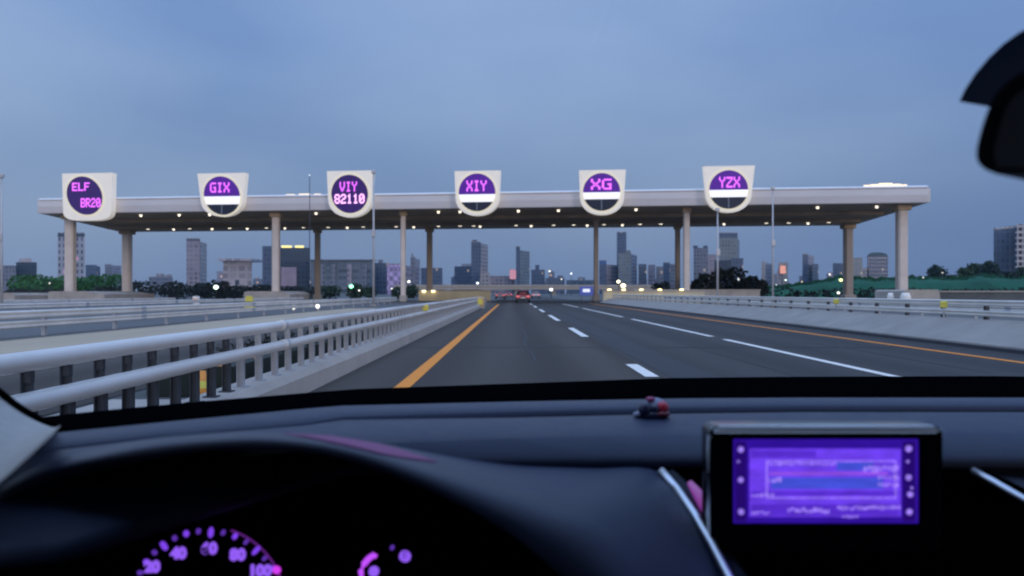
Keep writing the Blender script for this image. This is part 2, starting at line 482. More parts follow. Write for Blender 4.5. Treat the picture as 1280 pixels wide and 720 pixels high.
# fascia front with a rounded right end
fo = [FL, FR, FR-nrm*0.55, FL-nrm*0.55]
b = MB()
npt = 24
rows = []
for i in range(npt+1):
    p = FL.lerp(FR, i/npt)
    rows.append([Vector((p.x+nrm.x*o, p.y+nrm.y*o, z)) for o, z in ((-0.55,ZB-0.02),(-0.05,ZB-0.02),(0.0,ZB+0.06),(0.10,(ZB+ZT)/2),(0.02,ZT-0.12),(-0.08,ZT),(-0.55,ZT))])
b.loft(rows, False)
b.add(rows[0], [tuple(range(7))]); b.add(rows[-1], [tuple(range(7))])
b.build('fascia', M_fascia, cn)
# roof edge cap and side fascias
b = MB().prism([(p.x+nrm.x*o,p.y+nrm.y*o,z) for p,o,z in ((FL,0.12,ZT+0.003),(FL,0.06,ZT+0.13),(FL,-0.5,ZT+0.30),(FL,-0.5,ZT+0.003))],(FR.x-FL.x,FR.y-FL.y,0))
b.build('roof_edge', mat('edge_white',(0.86,0.85,0.83),0.3,0.04,0.5), cn)
for P, Q, s in ((FL, RL, -1), (FR, RR, 1)):
    d = (Q-P).normalized(); w = Vector((d.y,-d.x))*s
    a0 = P - nrm*0.6
    quad_prism([a0+w*0.01, Q+w*0.01, Q+w*0.5, a0+w*0.5], ZB+0.1, ZT-0.02).build('side_fascia', M_fascia, cn)
# beams under the soffit
for k in (0.30, 0.62):
    P = (FL-nrm*0.6).lerp(RL, k); Q = (FR-nrm*0.6).lerp(RR, k)
    e = (Q-P).normalized(); w = Vector((-e.y, e.x))
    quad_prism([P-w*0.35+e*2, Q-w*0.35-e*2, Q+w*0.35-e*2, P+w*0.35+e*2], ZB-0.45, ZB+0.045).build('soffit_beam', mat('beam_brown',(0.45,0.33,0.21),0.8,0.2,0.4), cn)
# columns
def column(u, D, w, m, flare=False, ztop=None):
    x = (u-640)/F*D; r = w/F*D/2
    zt = ztop or ZB+0.03
    b = MB()
    b.bevbox((x-r,D-r,0),(x+r,D+r,zt),r*0.3)
    o = b.build('column', m, cn)
    MB().bevbox((x-r*1.5,D-r*1.5,0),(x+r*1.5,D+r*1.5,0.9),0.1).build('footing', M_conc, o)
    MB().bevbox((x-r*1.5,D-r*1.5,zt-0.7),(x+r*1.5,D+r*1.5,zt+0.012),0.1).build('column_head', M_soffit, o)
for u, w, m in ((88,11,M_column),(345,8.8,M_column),(504,6,M_column),(858,7.5,M_column),(1127,12,M_column)):
    column(u, canopyD(u)+2.6, w, m)
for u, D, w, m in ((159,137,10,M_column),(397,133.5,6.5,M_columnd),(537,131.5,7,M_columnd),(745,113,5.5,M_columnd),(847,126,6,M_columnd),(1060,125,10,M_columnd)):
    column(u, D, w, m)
# ceiling lamps
M_ceil = lamp('ceiling_lamp', (1.0, 0.88, 0.72), 1.9)
def lamps(k, us, r):
    for u in us:
        # intersect column u with the line at fraction k between front and rear
        P = (FL-nrm*0.6).lerp(RL, k); Q = (FR-nrm*0.6).lerp(RR, k)
        t0, t1 = 0.0, 1.0
        for _ in range(40):
            tm = (t0+t1)/2; p = P.lerp(Q, tm)
            if 640+F*p.x/p.y < u: t0 = tm
            else: t1 = tm
        p = P.lerp(Q, (t0+t1)/2)
        b = MB().tube([(p.x,p.y,ZB-0.22),(p.x,p.y,ZB+0.04)],[r*0.8,r],12)
        b.build('ceiling_lamp', M_ceil, cn)
lamps(0.10, (176,224,262,395,430,548,575,648,698,795,1022,1096), 0.18)
lamps(0.74, (185,237,287,333,379,410,454,495,548,575,592,645,692,717,755,800,826,958,986,1036), 0.30)
lamps(0.82, (217,265,309,356,434,517,600,664,734,778,905,1010), 0.20)
# lit strips on the roof edge
M_warm = lamp('roof_strip', (1.0, 0.78, 0.52), 1.5)
for u0, u1 in ((1082,1136),(350,404)):
    a0 = canopyD(u0); a1 = canopyD(u1)
    P = Vector(((u0-640)/F*a0, a0)); Q = Vector(((u1-640)/F*a1, a1))
    for k0,k1,hh in ((0.0,0.14,0.14),(0.16,0.34,0.22),(0.36,0.66,0.34),(0.68,0.85,0.22),(0.87,1.0,0.14)) if u0 > 900 else ((0.1,0.3,0.06),(0.4,0.65,0.10),(0.75,0.9,0.06)):
        A_ = P.lerp(Q,k0); B_ = P.lerp(Q,k1)
        quad_prism([A_+nrm*-0.52, B_+nrm*-0.52, B_+nrm*-0.8, A_+nrm*-0.8], ZT+0.31, ZT+0.31+hh).build('roof_lamp', M_warm, cn)

# ------------------------------------------------------------------ toll signs
GL = {
'E':'11111 10000 10000 11110 10000 10000 11111','L':'10000 10000 10000 10000 10000 10000 11111',
'F':'11111 10000 10000 11110 10000 10000 10000','B':'11110 10001 10001 11110 10001 10001 11110',
'R':'11110 10001 10001 11110 10100 10010 10001','2':'01110 10001 00001 00110 01000 10000 11111',
'0':'01110 10001 10011 10101 11001 10001 01110','G':'01111 10000 10000 10011 10001 10001 01111',
'I':'01110 00100 00100 00100 00100 00100 01110','X':'10001 10001 01010 00100 01010 10001 10001',
'V':'10001 10001 10001 10001 01010 01010 00100','Y':'10001 10001 01010 00100 00100 00100 00100',
'8':'01110 10001 10001 01110 10001 10001 01110','1':'00100 01100 00100 00100 00100 00100 01110',
'Z':'11111 00001 00010 00100 01000 10000 11111','K':'10001 10010 10100 11000 10100 10010 10001',
'S':'01111 10000 10000 01110 00001 00001 11110','A':'01110 10001 10001 11111 10001 10001 10001',
'7':'11111 00001 00010 00100 00100 01000 01000'}
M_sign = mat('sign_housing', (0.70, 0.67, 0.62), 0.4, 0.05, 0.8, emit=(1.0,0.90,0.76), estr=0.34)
M_disc = mat('led_panel_dark', (0.01,0.008,0.03), 0.4, emit=(0.10,0.012,0.42), estr=0.25)
M_disc2 = mat('led_panel_purple', (0.01,0.008,0.03), 0.4, emit=(0.17,0.012,0.66), estr=0.42)
M_navy = mat('led_panel_navy', (0.01,0.012,0.025), 0.4, emit=(0.02,0.03,0.08), estr=0.12)
M_mag = lamp('led_magenta', (0.80,0.09,1.0), 1.4)
M_pink = lamp('led_pink', (1.0,0.45,1.0), 1.7)
M_bar = lamp('led_white_bar', (0.92,0.90,1.0), 1.05)
def sign(u, v, rx, box, lines, label, bar=None, skew=0.0):
    D = canopyD(u) - 1.0
    s = D/F
    c = Vector(((u-640)*s, D, EYE-(v-HOR)*s))
    ex = Vector((dirf.x, dirf.y, 0)); ez = Vector((0,0,1)); ny = Vector((nrm.x, nrm.y, 0))
    P = lambda du, dv, o=0.0: c + ex*(du*s) - ez*(dv*s) + ny*o
    t = empty('toll_sign', (c.x, c.y, c.z), label, 'sign', 'round lit signs on the canopy front')
    x0, x1, y0, y1 = box[0]-u, box[1]-u, box[2]-v, box[3]-v
    out = [(x0,y0),(x1,y0)]
    n = 14
    if skew > 0.15:      # squarer housing with rounded lower corners
        yb = y0+(y1-y0)*0.72; cx = (x0+x1)/2; hw = (x1-x0)/2*0.97; pw_ = 0.55
    else:
        yb = y0+(y1-y0)*0.60; cx = (x0+x1)/2*0.5; hw = rx*1.19; pw_ = 0.95
    for i in range(n+1):
        a = math.pi*i/n
        q = abs(math.cos(a))**pw_*math.copysign(1, math.cos(a))
        out.append((cx+hw*q, yb+(y1-yb)*math.sin(a)**pw_))
    b = MB(); b.prism([P(x,y,-0.55) for x,y in out], ny*0.95)
    hs = b.build('housing', M_sign, t)
    def ell(du, dv):
        return (du*rx+skew*dv*rx, dv*rx*1.02)
    def seg(v0, v1, o0, o1, rr=1.0):
        pts = []
        a0, a1 = math.asin(max(-1,min(1,v0))), math.asin(max(-1,min(1,v1)))
        k = 16
        for i in range(k+1):
            a = a0+(a1-a0)*i/k; pts.append(ell(math.cos(a)*rr, math.sin(a)*rr))
        for i in range(k+1):
            a = a1+(a0-a1)*i/k; pts.append(ell(-math.cos(a)*rr, math.sin(a)*rr))
        return MB().prism([P(x,y,o0) for x,y in pts], ny*(o1-o0))
    # dark rim ring behind the display
    MB().prism([P(*ell(math.cos(2*math.pi*i/40)*1.10, math.sin(2*math.pi*i/40)*1.10), 0.385) for i in range(40)], ny*0.06).build('lit_rim', lamp('sign_rim',(1.0,0.90,0.70),0.66), t)
    if bar:
        f0, f1 = (bar[0]-v)/(rx*1.02), (bar[1]-v)/(rx*1.02)
        seg(-1, f0, 0.44, 0.50).build('display', M_disc2, t)
        seg(f0, f1, 0.44, 0.53).build('white_bar', M_bar, t)
        seg(f1, 1, 0.44, 0.50).build('display', M_navy, t)
        # frame bar across the lower segment
        MB().prism([P(-0.7, f1*rx+1, 0.50), P(0.7, f1*rx+1, 0.50), P(0.7, rx*0.97, 0.50), P(-0.7, rx*0.97, 0.50)], ny*0.02).build('divider', mat('divider_grey',(0.2,0.22,0.26),0.5), t)
    else:
        seg(-1, 1, 0.44, 0.50).build('display', M_disc, t)
    for txt, lu, lv, wpx, hpx, m in lines:
        b = MB(); cols = len(txt)*6-1; pw = wpx/cols; ph = hpx/7
        for ci, ch in enumerate(txt):
            for r_, row in enumerate(GL[ch].split()):
                for k, bit in enumerate(row):
                    if bit == '1':
                        xx = lu-u-wpx/2+(ci*6+k)*pw; yy = lv-v-hpx/2+r_*ph
                        e_ = 0.004*((ci+k+r_)%3); b.prism([P(xx-pw*.12,yy-ph*.12,0.505),P(xx+pw*1.12,yy-ph*.12,0.505),P(xx+pw*1.12,yy+ph*1.12,0.505),P(xx-pw*.12,yy+ph*1.12,0.505)], ny*(0.03+e_))
        b.build('lettering', m, t)
sign(108.5,245,23.5,(78,145,217,276),[('ELF',104,234,23,10,M_mag),('BR20',117,254,26,11,M_mag)],
     'leftmost cream sign, dark oval display with two magenta lines ELF and BR20', skew=0.16)
sign(279.5,245,23.5,(247,310,217,271),[('GIX',277,235,25,12,M_mag)],'sign with GIX above a white bar, right of the two lined oval sign', (246,256), 0.10)
sign(438.5,243,23.5,(409,468,214,272),[('VIY',437,234,22,12,M_mag),('82110',438.5,249,38,11.5,M_pink)],'sign reading VIY over bright pink digits 82110', None, 0.04)
sign(597,241,23,(568.5,626,214,270),[('XIY',596.5,233,25,13,M_mag)],'sign reading XIY above a white bar, over the middle of the canopy', (243.5,253))
sign(752,240.5,23,(724,782,213,269),[('XG',751.5,231,25,13,M_mag)],'sign with two magenta letters XG above its white bar', (241,249.5))
sign(910,237.5,23.5,(879,942,208,266),[('YZX',911,228.5,25,13,M_mag)],'rightmost sign, YZX above a white bar, behind a thin pole', (238,247))

# ------------------------------------------------------------------ toll islands and lit walls
def island(u0, u1, vt, D, dep, label, m=M_conc2, nose=0.4):
    x0, x1 = (u0-640)/F*D, (u1-640)/F*D; z = EYE-(vt-HOR)/F*D
    t = empty('toll_island', ((x0+x1)/2, D, 0), label, 'toll island', 'concrete islands under the canopy')
    b = MB(); b.prism([(x0,D,0),(x1,D,0),(x1,D,z*0.75),(x1-(x1-x0)*nose,D,z),(x0+(x1-x0)*0.08,D,z),(x0,D,z*0.92)],(0,dep,0))
    b.build('concrete_base', m, t)
    MB().box((x0-0.1,D-0.12,0),(x1+0.1,D-0.003,0.18)).build('kerb', M_conc, t)
    return t
island(-30,18,366,98,12,'pale concrete island cut by the left frame edge',nose=0.1)
island(60,130,364,99,14,'long worn concrete island around the leftmost canopy column')
island(305,362,364,96,10,'concrete island block at the foot of the second column from the left',nose=0.15)
island(590,606,371,92,6,'small concrete island by the end of the pipe barrier')
island(1130,1175,362,62,5,'grey concrete block right of the rightmost column',M_conc,0.05)
lw = empty('lit_wall', (16, 97, 0), 'low concrete wall lit yellow beside the right lanes under the canopy', 'wall')
b = MB(); b.box((10.9,95.5,0),(23.0,96.3,1.35)); b.build('wall_face', mat('wall_yellow',(0.62,0.55,0.38),0.8,0.15,0.5), lw)
MB().box((10.8,95.4,1.352),(23.1,96.4,1.5)).build('coping', M_conc, lw)
M_wl = lamp('wall_lamp', (1.0,0.80,0.40), 4.0)
for x in (11.6,13.3,15.4,17.6,20.2):
    MB().bevbox((x-0.22,95.1,1.5),(x+0.22,95.38,1.66),0.03).build('wall_lamp', M_wl, lw)
lw2 = empty('lit_wall', (-8, 122, 0), 'low yellow lit wall at the foot of a rear canopy column, left of the road', 'wall')
MB().box((-14.0,120,0),(-3.2,120.6,1.45)).build('wall_face', mat('wall_yellow',(0.6,0.5,0.3),0.8), lw2)
MB().box((-14.1,119.9,1.452),(-3.1,120.7,1.6)).build('coping', M_conc, lw2)
for x in (-13.2,-11.8):
    MB().bevbox((x-0.25,119.6,1.3),(x+0.25,119.88,1.56),0.03).build('wall_lamp', M_wl, lw2)
dw = empty('boundary_wall', (36, 64, 0), 'long dark low wall below the green bank at the right frame edge', 'wall')
MB().box((34.0,64,0),(60,64.5,1.25)).build('wall_face', mat('wall_dark',(0.10,0.11,0.11),0.85,0.3,0.6), dw)
MB().box((33.9,63.9,1.252),(60,64.6,1.36)).build('coping', M_conc2, dw)
gw = empty('boundary_wall', (20, 70, 0), 'pale concrete wall in front of the dark shrubs on the right', 'wall')
MB().box((15.2,100,0),(31,100.5,1.5)).build('wall_face', M_conc2, gw)
MB().box((15.1,99.9,1.502),(31.1,100.6,1.62)).build('coping', M_conc, gw)
for u, D, r, txt in ((1113,61,0.32,'smaller white drum'),(1132,60,0.5,'larger white drum')):
    x = (u-640)/F*D
    t = empty('bollard', (x, D, 0), txt+' at the foot of the rightmost canopy column', 'bollard')
    MB().tube([(x,D,0),(x,D,0.9),(x,D,1.2)],[r*0.8,r*0.75,r*0.5],14).build('drum', M_white, t)
    MB().tube([(x,D,0.5),(x,D,0.62)],[r*0.80,r*0.79],14).build('band', M_orange, t)
wb = empty('marker_box', (at(245,378,80).x, 80, 0), 'white marker box on the left carriageway below the white green lamp', 'marker')
x = at(245,378,80).x
MB().bevbox((x-0.3,79.8,0),(x+0.3,80.3,0.85),0.06).build('box_body', M_white, wb)
MB().box((x-0.2,79.78,0.4),(x+0.2,79.8,0.6)).build('reflector', M_orange, wb)
dm = empty('delineator', (at(311,382,64).x, 64, 0), 'yellow striped barrier marker in front of a toll island, left of the road', 'delineator')
x = at(311,382,64).x
MB().prism([(x-0.42,64,0),(x+0.42,64,0),(x+0.22,64,0.95),(x-0.22,64,0.95)],(0,0.3,0)).build('marker_body', M_yellow, dm)
MB().box((x-0.38,63.98,0.35),(x+0.38,64,0.5)).build('stripe', M_black, dm)

# ------------------------------------------------------------------ poles
def pole(u, D, vt, w, label, zb=0.0, arm=True, lampy=True):
    x = (u-640)/F*D; zt = EYE-(vt-HOR)/F*D; r = w/F*D/2
    t = empty('light_pole', (x, D, zb), label, 'pole', 'tall thin poles')
    MB().tube([(x,D,zb),(x,D,zb+(zt-zb)*0.5),(x,D,zt)],[r,r*0.85,r*0.6],10).build('mast', M_pole, t)
    MB().bevbox((x-r*2,D-r*2,zb),(x+r*2,D+r*2,zb+0.12),0.02).build('base_plate', M_conc, t)
    MB().bevbox((x-r*1.6,D-r*1.6,zt-0.02),(x+r*1.6,D+r*1.6,zt+r*3),r*0.5).build('head', M_pole, t)
    zm = zb+(zt-zb)*0.52
    MB().bevbox((x-r*1.8,D-r*2.6,zm),(x+r*1.8,D-r,zm+r*6),r*0.4).build('junction_box', M_pole, t)
pole(897,46,264,2.8,'thin grey pole rising from the right parapet to the rightmost sign',0.532)
pole(966,36.5,237,2.6,'thin grey pole on the right parapet, between the last sign and the canopy end',0.532)
pole(467,72,217,3.0,'thin pale pole left of the road beside the pink digit sign')
pole(2,60,222,3.4,'pale pole at the left frame edge, apart from the canopy')

# ------------------------------------------------------------------ city
def gz(v, D): return EYE-(v-HOR)/F*D
GP = 'city towers along the skyline'
LAST = [None]
LW = [lamp('lit_window_warm',(1.0,0.75,0.42),3.2), lamp('lit_window_white',(0.9,0.95,1.0),3.0), lamp('lit_window_amber',(1.0,0.55,0.25),2.4)]
def tower(u0, u1, vt, D, m, label, us=None, m2=None, cap=None, capm=None, depth=28, name='office_tower', pent=None, roof='flat'):
    x0, x1 = (u0-640)/F*D, (u1-640)/F*D
    zt = gz(vt, D)
    xs = x1 if us is None else (us-640)/F*D
    t = empty(name, ((x0+x1)/2, D+depth/2, 0), label, 'building', GP)
    LAST[0] = t
    zc = zt if cap is None else gz(cap, D)
    k = (D+depth)/D
    foot = [(x0,D),(xs,D),(xs*k,D+depth),(x0*k,D+depth)]
    MB().prism([(a,b,0) for a,b in foot],(0,0,zc)).build('tower_body', m, t)
    if us is not None:
        MB().prism([(a,b,0) for a,b in [(xs+0.05,D+0.4),(x1*k,D+depth-1),(xs*k+0.02,D+depth-1)]],(0,0,zc*0.985)).build('side_wing', m2 or m, t)
    if cap is not None:
        MB().prism([(a,b,zc+0.02) for a,b in foot],(0,0,zt-zc)).build('crown_floors', capm, t)
    px = D/F
    xa, xb = x0, xs
    MB().prism([(a,b,zt+0.03) for a,b in foot],(0,0,0.85)).build('parapet', m2 or m, t)
    if pent:
        w = (xb-xa)
        for a0, a1, h in pent:
            MB().prism([(a,b,zt+0.9) for a,b in ((xa+w*a0,D+1.5),(xa+w*a1,D+1.5),((xa+w*a1)*(D+depth*.7)/D,D+depth*.7),((xa+w*a0)*(D+depth*.7)/D,D+depth*.7))],(0,0,h*px)).build('plant_room', capm or m, t)
    return t
BLUE = (0.13,0.17,0.24); 
fa = facade('grey_tower', (0.20,0.205,0.24), (0.115,0.125,0.155), 3.0, 3.6, 0.02)
fb = facade('blue_tower', (0.085,0.11,0.165), (0.055,0.075,0.125), 2.6, 3.6, 0.02)
fc = facade('mauve_tower', (0.33,0.29,0.32), (0.23,0.21,0.245), 4.2, 4.0, 0.0)
fd = facade('beige_tower', (0.36,0.33,0.32), (0.24,0.225,0.23), 3.4, 3.6, 0.02)
fe = facade('dark_tower', (0.035,0.042,0.058), (0.025,0.033,0.05), 3.2, 3.8, 0.012, (0.8,0.85,1.0), 0.5)
ff = facade('slate_block', (0.14,0.165,0.19), (0.10,0.125,0.15), 9.0, 5.0, 0.0, gap=0.5)
fg = facade('lattice_tower', (0.36,0.37,0.42), (0.06,0.07,0.11), 3.6, 5.2, 0.05, (1.0,0.5,0.8), 0.5, gap=0.45)
fh = facade('pale_block', (0.46,0.41,0.42), (0.41,0.365,0.38), 7, 6, 0.0)
fk = facade('lilac_lit', (0.40,0.32,0.52), (0.30,0.24,0.42), 3.0, 3.2, 0.45, (0.62,0.45,1.0), 0.22)
fp = facade('teal_tower', (0.20,0.225,0.23), (0.135,0.16,0.175), 2.6, 3.4, 0.015)
roofd = mat('roof_dark', (0.05,0.06,0.075), 0.7, 0.2, 0.1)
roofb = mat('roof_blue', (0.05,0.12,0.28), 0.6, 0.1, 0.1)
tower(-30,20,333,700,fa,'low grey block cut off by the left frame edge')
tower(20,46,329,720,fe,'low dark block beside the grey one at far left',pent=[(0.15,0.7,5)],capm=fh)
tower(72,106,292,640,fg,'tower with a white lattice of balconies behind the leftmost column',cap=296,capm=roofd,name='apartment_tower')
tower(107,126,332,900,fb,'small blue grey block between the two leftmost columns',us=121)
tower(131,152,331,950,fa,'ribbed grey block just left of the second column',us=139,m2=fc)
tower(186,216,347,900,fa,'low dark house row with pale roofs left of the mauve tower',pent=[(0.3,0.6,4),(0.65,0.95,3)],capm=fh,name='house_row')
tower(233,259,299,700,fc,'tall mauve grey tower with dark roof edge, alone left of the second front column',us=250,m2=fd,cap=301,capm=roofd)
t = tower(279,315,328,650,fh,'pale windowless block with an overhanging flat roof',name='concrete_block')
x0, x1 = (275-640)/F*650, (317-640)/F*650
MB().box((x0,645,gz(328,650)+1.0),(x1,680,gz(325,650)+0.9)).build('overhanging_roof', fh, t)
MB().box(((294-640)*.65,649.6,gz(356,650)),((299-640)*.65,649.9,gz(350,650))).build('dark_opening', roofd, t)
tower(328,345,309,620,fb,'narrow dark blue tower left of the block with yellow roof lights')
t = tower(350,387,311,620,fe,'black topped block with yellow lights along its roof',cap=327,capm=roofd)
M_yl = lamp('roof_light', (1.0,0.85,0.25), 1.6)
for u0, u1 in ((352,364),(369,379)):
    MB().box(((u0-640)*.62,619.5,gz(311,620)+1.0),((u1-640)*.62,622,gz(308,620)+0.6)).build('roof_light', M_yl, t)
MB().box(((352-640)*.62,618.6,gz(360,620)),((371-640)*.62,619.8,gz(334,620))).build('mauve_panel', mat('panel_mauve',(0.34,0.26,0.32),0.6,0.25,0.06), t)
t = tower(388,467,327,600,ff,'long low slate block with wide vertical bays')
for u in (400,414,434,453):
    MB().box(((u-640)*.6,599.0,0),((u+6-640)*.6,599.9,gz(330,600))).build('bay', fa if u != 434 else fc, t)
MB().box(((387-640)*.6,598.5,gz(327,600)+0.95),((468-640)*.6,612,gz(326,600)+1.0)).build('roof_slab', fp, t)
tower(467,486,330,620,fb,'dark blue block between the thin pole and the lilac block',pent=[(0.3,0.6,4)],capm=fa)
tower(484,514,331,560,fk,'lilac lit block beside the fourth front column',us=506,m2=fc,name='lit_block')
tower(513,525,322,700,fa,'grey slab tower right of the lilac block',us=519,m2=fc,pent=[(0.2,0.5,4)])
tower(526,553,336,760,fb,'dark blue block behind the rear column left of the road')
tower(568,590,334,800,fb,'dark blue stepped block left of the tall two toned tower',pent=[(0.4,0.95,3)],capm=fh)
tower(589,610,303,760,fb,'tall two toned tower with dark front and pale side, left of the road end',us=601,m2=fd,pent=[(0.1,0.6,2)],capm=roofd)
tower(600,612,342,740,fd,'small pale block at the foot of the two toned tower')
tower(610,644,346,820,fc,'low wide brown grey block behind the pink lit board')
tower(645,662,309,800,fb,'tall tower straight above the road end with dark left face',us=650,m2=fp,cap=312,capm=roofd)
tower(664,681,338,900,fb,'low blue tower right of the tower above the road',pent=[(0.3,0.6,6)],capm=fb)
tower(682,706,348,950,fa,'low grey block in the gap right of the road end')
tower(708,744,351,950,ff,'low wide slate block left of the thin rear column')
tower(749,773,326,800,fb,'blue block with a bright blue roof band',cap=330,capm=roofb,us=758,m2=fc)
tower(771,783,291,860,fb,'tallest thin blue tower on the skyline')
tower(773,796,317,800,fp,'beige green stepped tower in front of the tallest thin one',us=789,m2=fa,pent=[(0.5,0.95,3)],capm=fp)
tower(798,808,331,850,fa,'slim grey slab, first of three right of the stepped tower')
tower(810,819,332,830,fc,'slim mauve slab, second of three right of the stepped tower')
tower(820,829,334,860,fd,'slim beige slab, third of three right of the stepped tower')
tower(829,846,329,780,fb,'dark blue block partly behind the rear column right of the road',us=837,m2=fd)
tower(867,885,311,780,fa,'square topped tower with twin roof frames, right of the paired columns',pent=[(0.0,0.3,3),(0.7,1.0,3)],capm=fb)
tower(884,895,319,820,fc,'pale mauve slab behind the nearest thin pole')
tower(899,924,292,700,fp,'tall broad grey tower with dark blue top, above the dark shrubs',cap=297,capm=fb,us=922,m2=fa)
tower(893,914,327,640,fe,'black block standing before the broad grey tower')
tower(914,929,324,680,fb,'narrow blue wing right of the black block')
tower(952,965,328,850,fd,'small reddish beige tower left of the second thin pole',us=956,m2=fc)
tower(1003,1017,318,850,fb,'stepped blue tower with a notch, before the rear right column',us=1010,m2=fd)
tower(1015,1023,331,840,fa,'lower wing beside the notched blue tower')
tower(1041,1054,330,900,fa,'small grey tower just left of the rear right column')
tower(1064,1078,323,850,fp,'grey slab tower just right of the rear right column')
t = tower(1084,1110,321,760,fb,'blue tower with a dark rounded top left of the rightmost column')
x0, x1 = (1084-640)*.76, (1110-640)*.76; zt = gz(321,760)
MB().prism([(x0,760,zt+1.0),(x1,760,zt+1.0),(x1-2,760,zt+3.2),((x0+x1)/2+3,760,zt+4.2),((x0+x1)/2-3,760,zt+4.2),(x0+2,760,zt+3.2)],(x0*24/760,24,0)).build('rounded_top', mat('top_green',(0.05,0.09,0.09),0.6,0.1,0.1), t)
tower(1078,1086,336,760,fa,'short grey annex left of the round topped tower')
# right big pair
D = 420
t = empty('office_tower', ((1255-640)*.42, D+15, 0), 'big blue grey tower with a curved top near the right frame edge', 'building', GP)
x0, x1 = (1242-640)*.42, (1272-640)*.42
pts = [(x0,D,0),(x1,D,0)] + [(x1+(x0-x1)*i/8, D, gz(282,D)+ (gz(281,D)-gz(285.5,D))*(math.sin(math.pi*0.5*(1-i/8))-1)) for i in range(9)]
MB().prism(pts,(x0*26/D,26,0)).build('tower_body', facade('slate_big',(0.17,0.20,0.26),(0.13,0.16,0.22),2.4,3.3,0.0,gap=0.3), t)
MB().box((x1-4,D-0.4,0),(x1-3.2,D-0.05,gz(286,D))).build('corner_rib', fa, t)
MB().box((x0,D-0.5,gz(284.5,D)),(x0+1,D-0.05,gz(290,D))).build('corner_rib', fa, t)
t = empty('apartment_tower', ((1300-640)*.40, 410, 0), 'pale apartment tower with dark balcony openings at the right frame edge', 'building', GP)
x0, x1 = (1271-640)*.40, (1330-640)*.40
zt = gz(280,400)
MB().prism([(x0+1.2,401.2,0),(x1,401.2,0),(x1*1.06,425,0),((x0+1.2)*1.06,425,0)],(0,0,zt)).build('tower_body', mat('apt_dark',(0.05,0.055,0.08),0.6,0.2,0.2), t)
b = MB(); z = 2.0
while z < zt: b.box((x0,399.8,z),(x1,401.19,z+1.1)); z += 2.9
b.build('balcony_front', mat('apt_pale',(0.48,0.45,0.44),0.7,0.1,0.3), t)
b = MB(); x = x0
while x < x1: b.box((x,399.6,0),(x+0.55,399.79,zt)); x += 2.6
b.build('pier', mat('apt_pier',(0.50,0.47,0.46),0.7,0.1,0.3), t)
# distant low rows of the city
def block_row(name, u0, u1, D, vlo, vhi, n, mats, label_fmt):
    us = sorted(random.uniform(u0,u1) for _ in range(n))
    for i, u in enumerate(us):
        w = random.uniform(5,12); v = random.uniform(vlo, vhi)
        tower(u, u+w, v, D+random.uniform(-80,80), random.choice(mats), label_fmt, name=name, depth=20, pent=[(0.2,0.6,1.5)] if random.random()<.5 else None)
        tw = LAST[0]
        for _ in range(random.choice((1,2,2,3))):
            uu = random.uniform(u+0.6, u+w-1.2); vv = random.uniform(v+2, 361); dd = tw.location.y-10-0.3
            MB().box(((uu-640)/F*dd,dd-0.3,gz(vv+1.1,dd)),((uu+1.0-640)/F*dd,dd,gz(vv,dd))).build('lit_window', random.choice(LW), tw)
for o in []: pass
for u0,u1,n,lab in ((500,645,17,'low faraway block in the haze between the rear columns left of the road end'),
                    (650,830,18,'low faraway block in the haze right of the road end'),
                    (880,1085,18,'low faraway block in the haze above the right green bank'),
                    (110,400,16,'low faraway block in the haze behind the dark left hedge')):
    block_row('city_block', u0, u1, 1250, 338, 356, n, [fa,fb,fc,ff], lab)

# elevated road far away
vd = empty('viaduct', (0, 340, 0), 'pale far off elevated road crossing behind the toll plaza', 'viaduct')
MB().box((-50,340,2.6),(60,348,3.8)).build('deck', M_conc, vd)
MB().box((-50,339.6,3.8),(60,339.9,4.6)).build('parapet', M_conc2, vd)
for x in range(-46,60,16):
    MB().box((x-0.8,342,0),(x+0.8,346,2.59)).build('pier', M_conc2, vd)

# ------------------------------------------------------------------ trees, shrubs, hedges
def leaves(b, c, r, n, size, rnd):
    for _ in range(n):
        while True:
            p = Vector((rnd.uniform(-1,1), rnd.uniform(-1,1), rnd.uniform(-1,1)))
            if p.length <= 1: break
        p = p.normalized()*(p.length**0.45)
        q = Vector((c[0]+p.x*r[0], c[1]+p.y*r[1], max(0.02, c[2]+p.z*r[2])))
        a = Vector((rnd.gauss(0,1), rnd.gauss(0,1), rnd.gauss(0,1))).normalized()
        bb = a.cross(Vector((rnd.gauss(0,1), rnd.gauss(0,1), rnd.gauss(0,1)))).normalized()
        s = size*rnd.uniform(0.6,1.4)
        b.add([q-a*s-bb*s*.5, q+a*s-bb*s*.6, q+a*s*.8+bb*s*.6, q-a*s*.7+bb*s*.5], [(0,1,2,3)])
rnd = random.Random(5)
def shrub(u, D, w, vt, m, label, name='shrub', cat='shrub', group='dark shrubs behind the barriers', trunk=False, n=520):
    x = (u-640)/F*D; rx = w/F*D/2; z = gz(vt, D)
    t = empty(name, (x, D, 0), label, cat, group)
    b = MB()
    zb = z*0.35 if trunk else 0.0
    for k in range(5 if not trunk else 7):
        f = rnd.uniform(0.55,0.85)
        cx = x+rnd.uniform(-0.45,0.45)*rx; cz = zb+(z-zb)*rnd.uniform(0.4,0.62)
        hh = min(z-cz, (z-zb)*0.5)*rnd.uniform(0.85,1.0)
        leaves(b, (cx, D+rnd.uniform(-.4,.4)*rx, cz), (rx*f, rx*f, hh), n//5, 0.035*min(rx*2,z)+0.12, rnd)
    b.build('crown', m, t, fixn=False)
    tb = MB().tube([(x,D,0),(x+rnd.uniform(-.2,.2),D,z*0.35),(x,D,z*0.6)],[0.05*z+0.03,0.04*z+.02,0.02*z],8)
    for k in range(3):
        a = rnd.uniform(0,6.28)
        tb.tube([(x,D,z*0.35),(x+math.cos(a)*rx*.5,D+math.sin(a)*rx*.5,z*0.7)],[0.03*z,0.01*z],6)
    tb.build('trunk', M_bark, t)
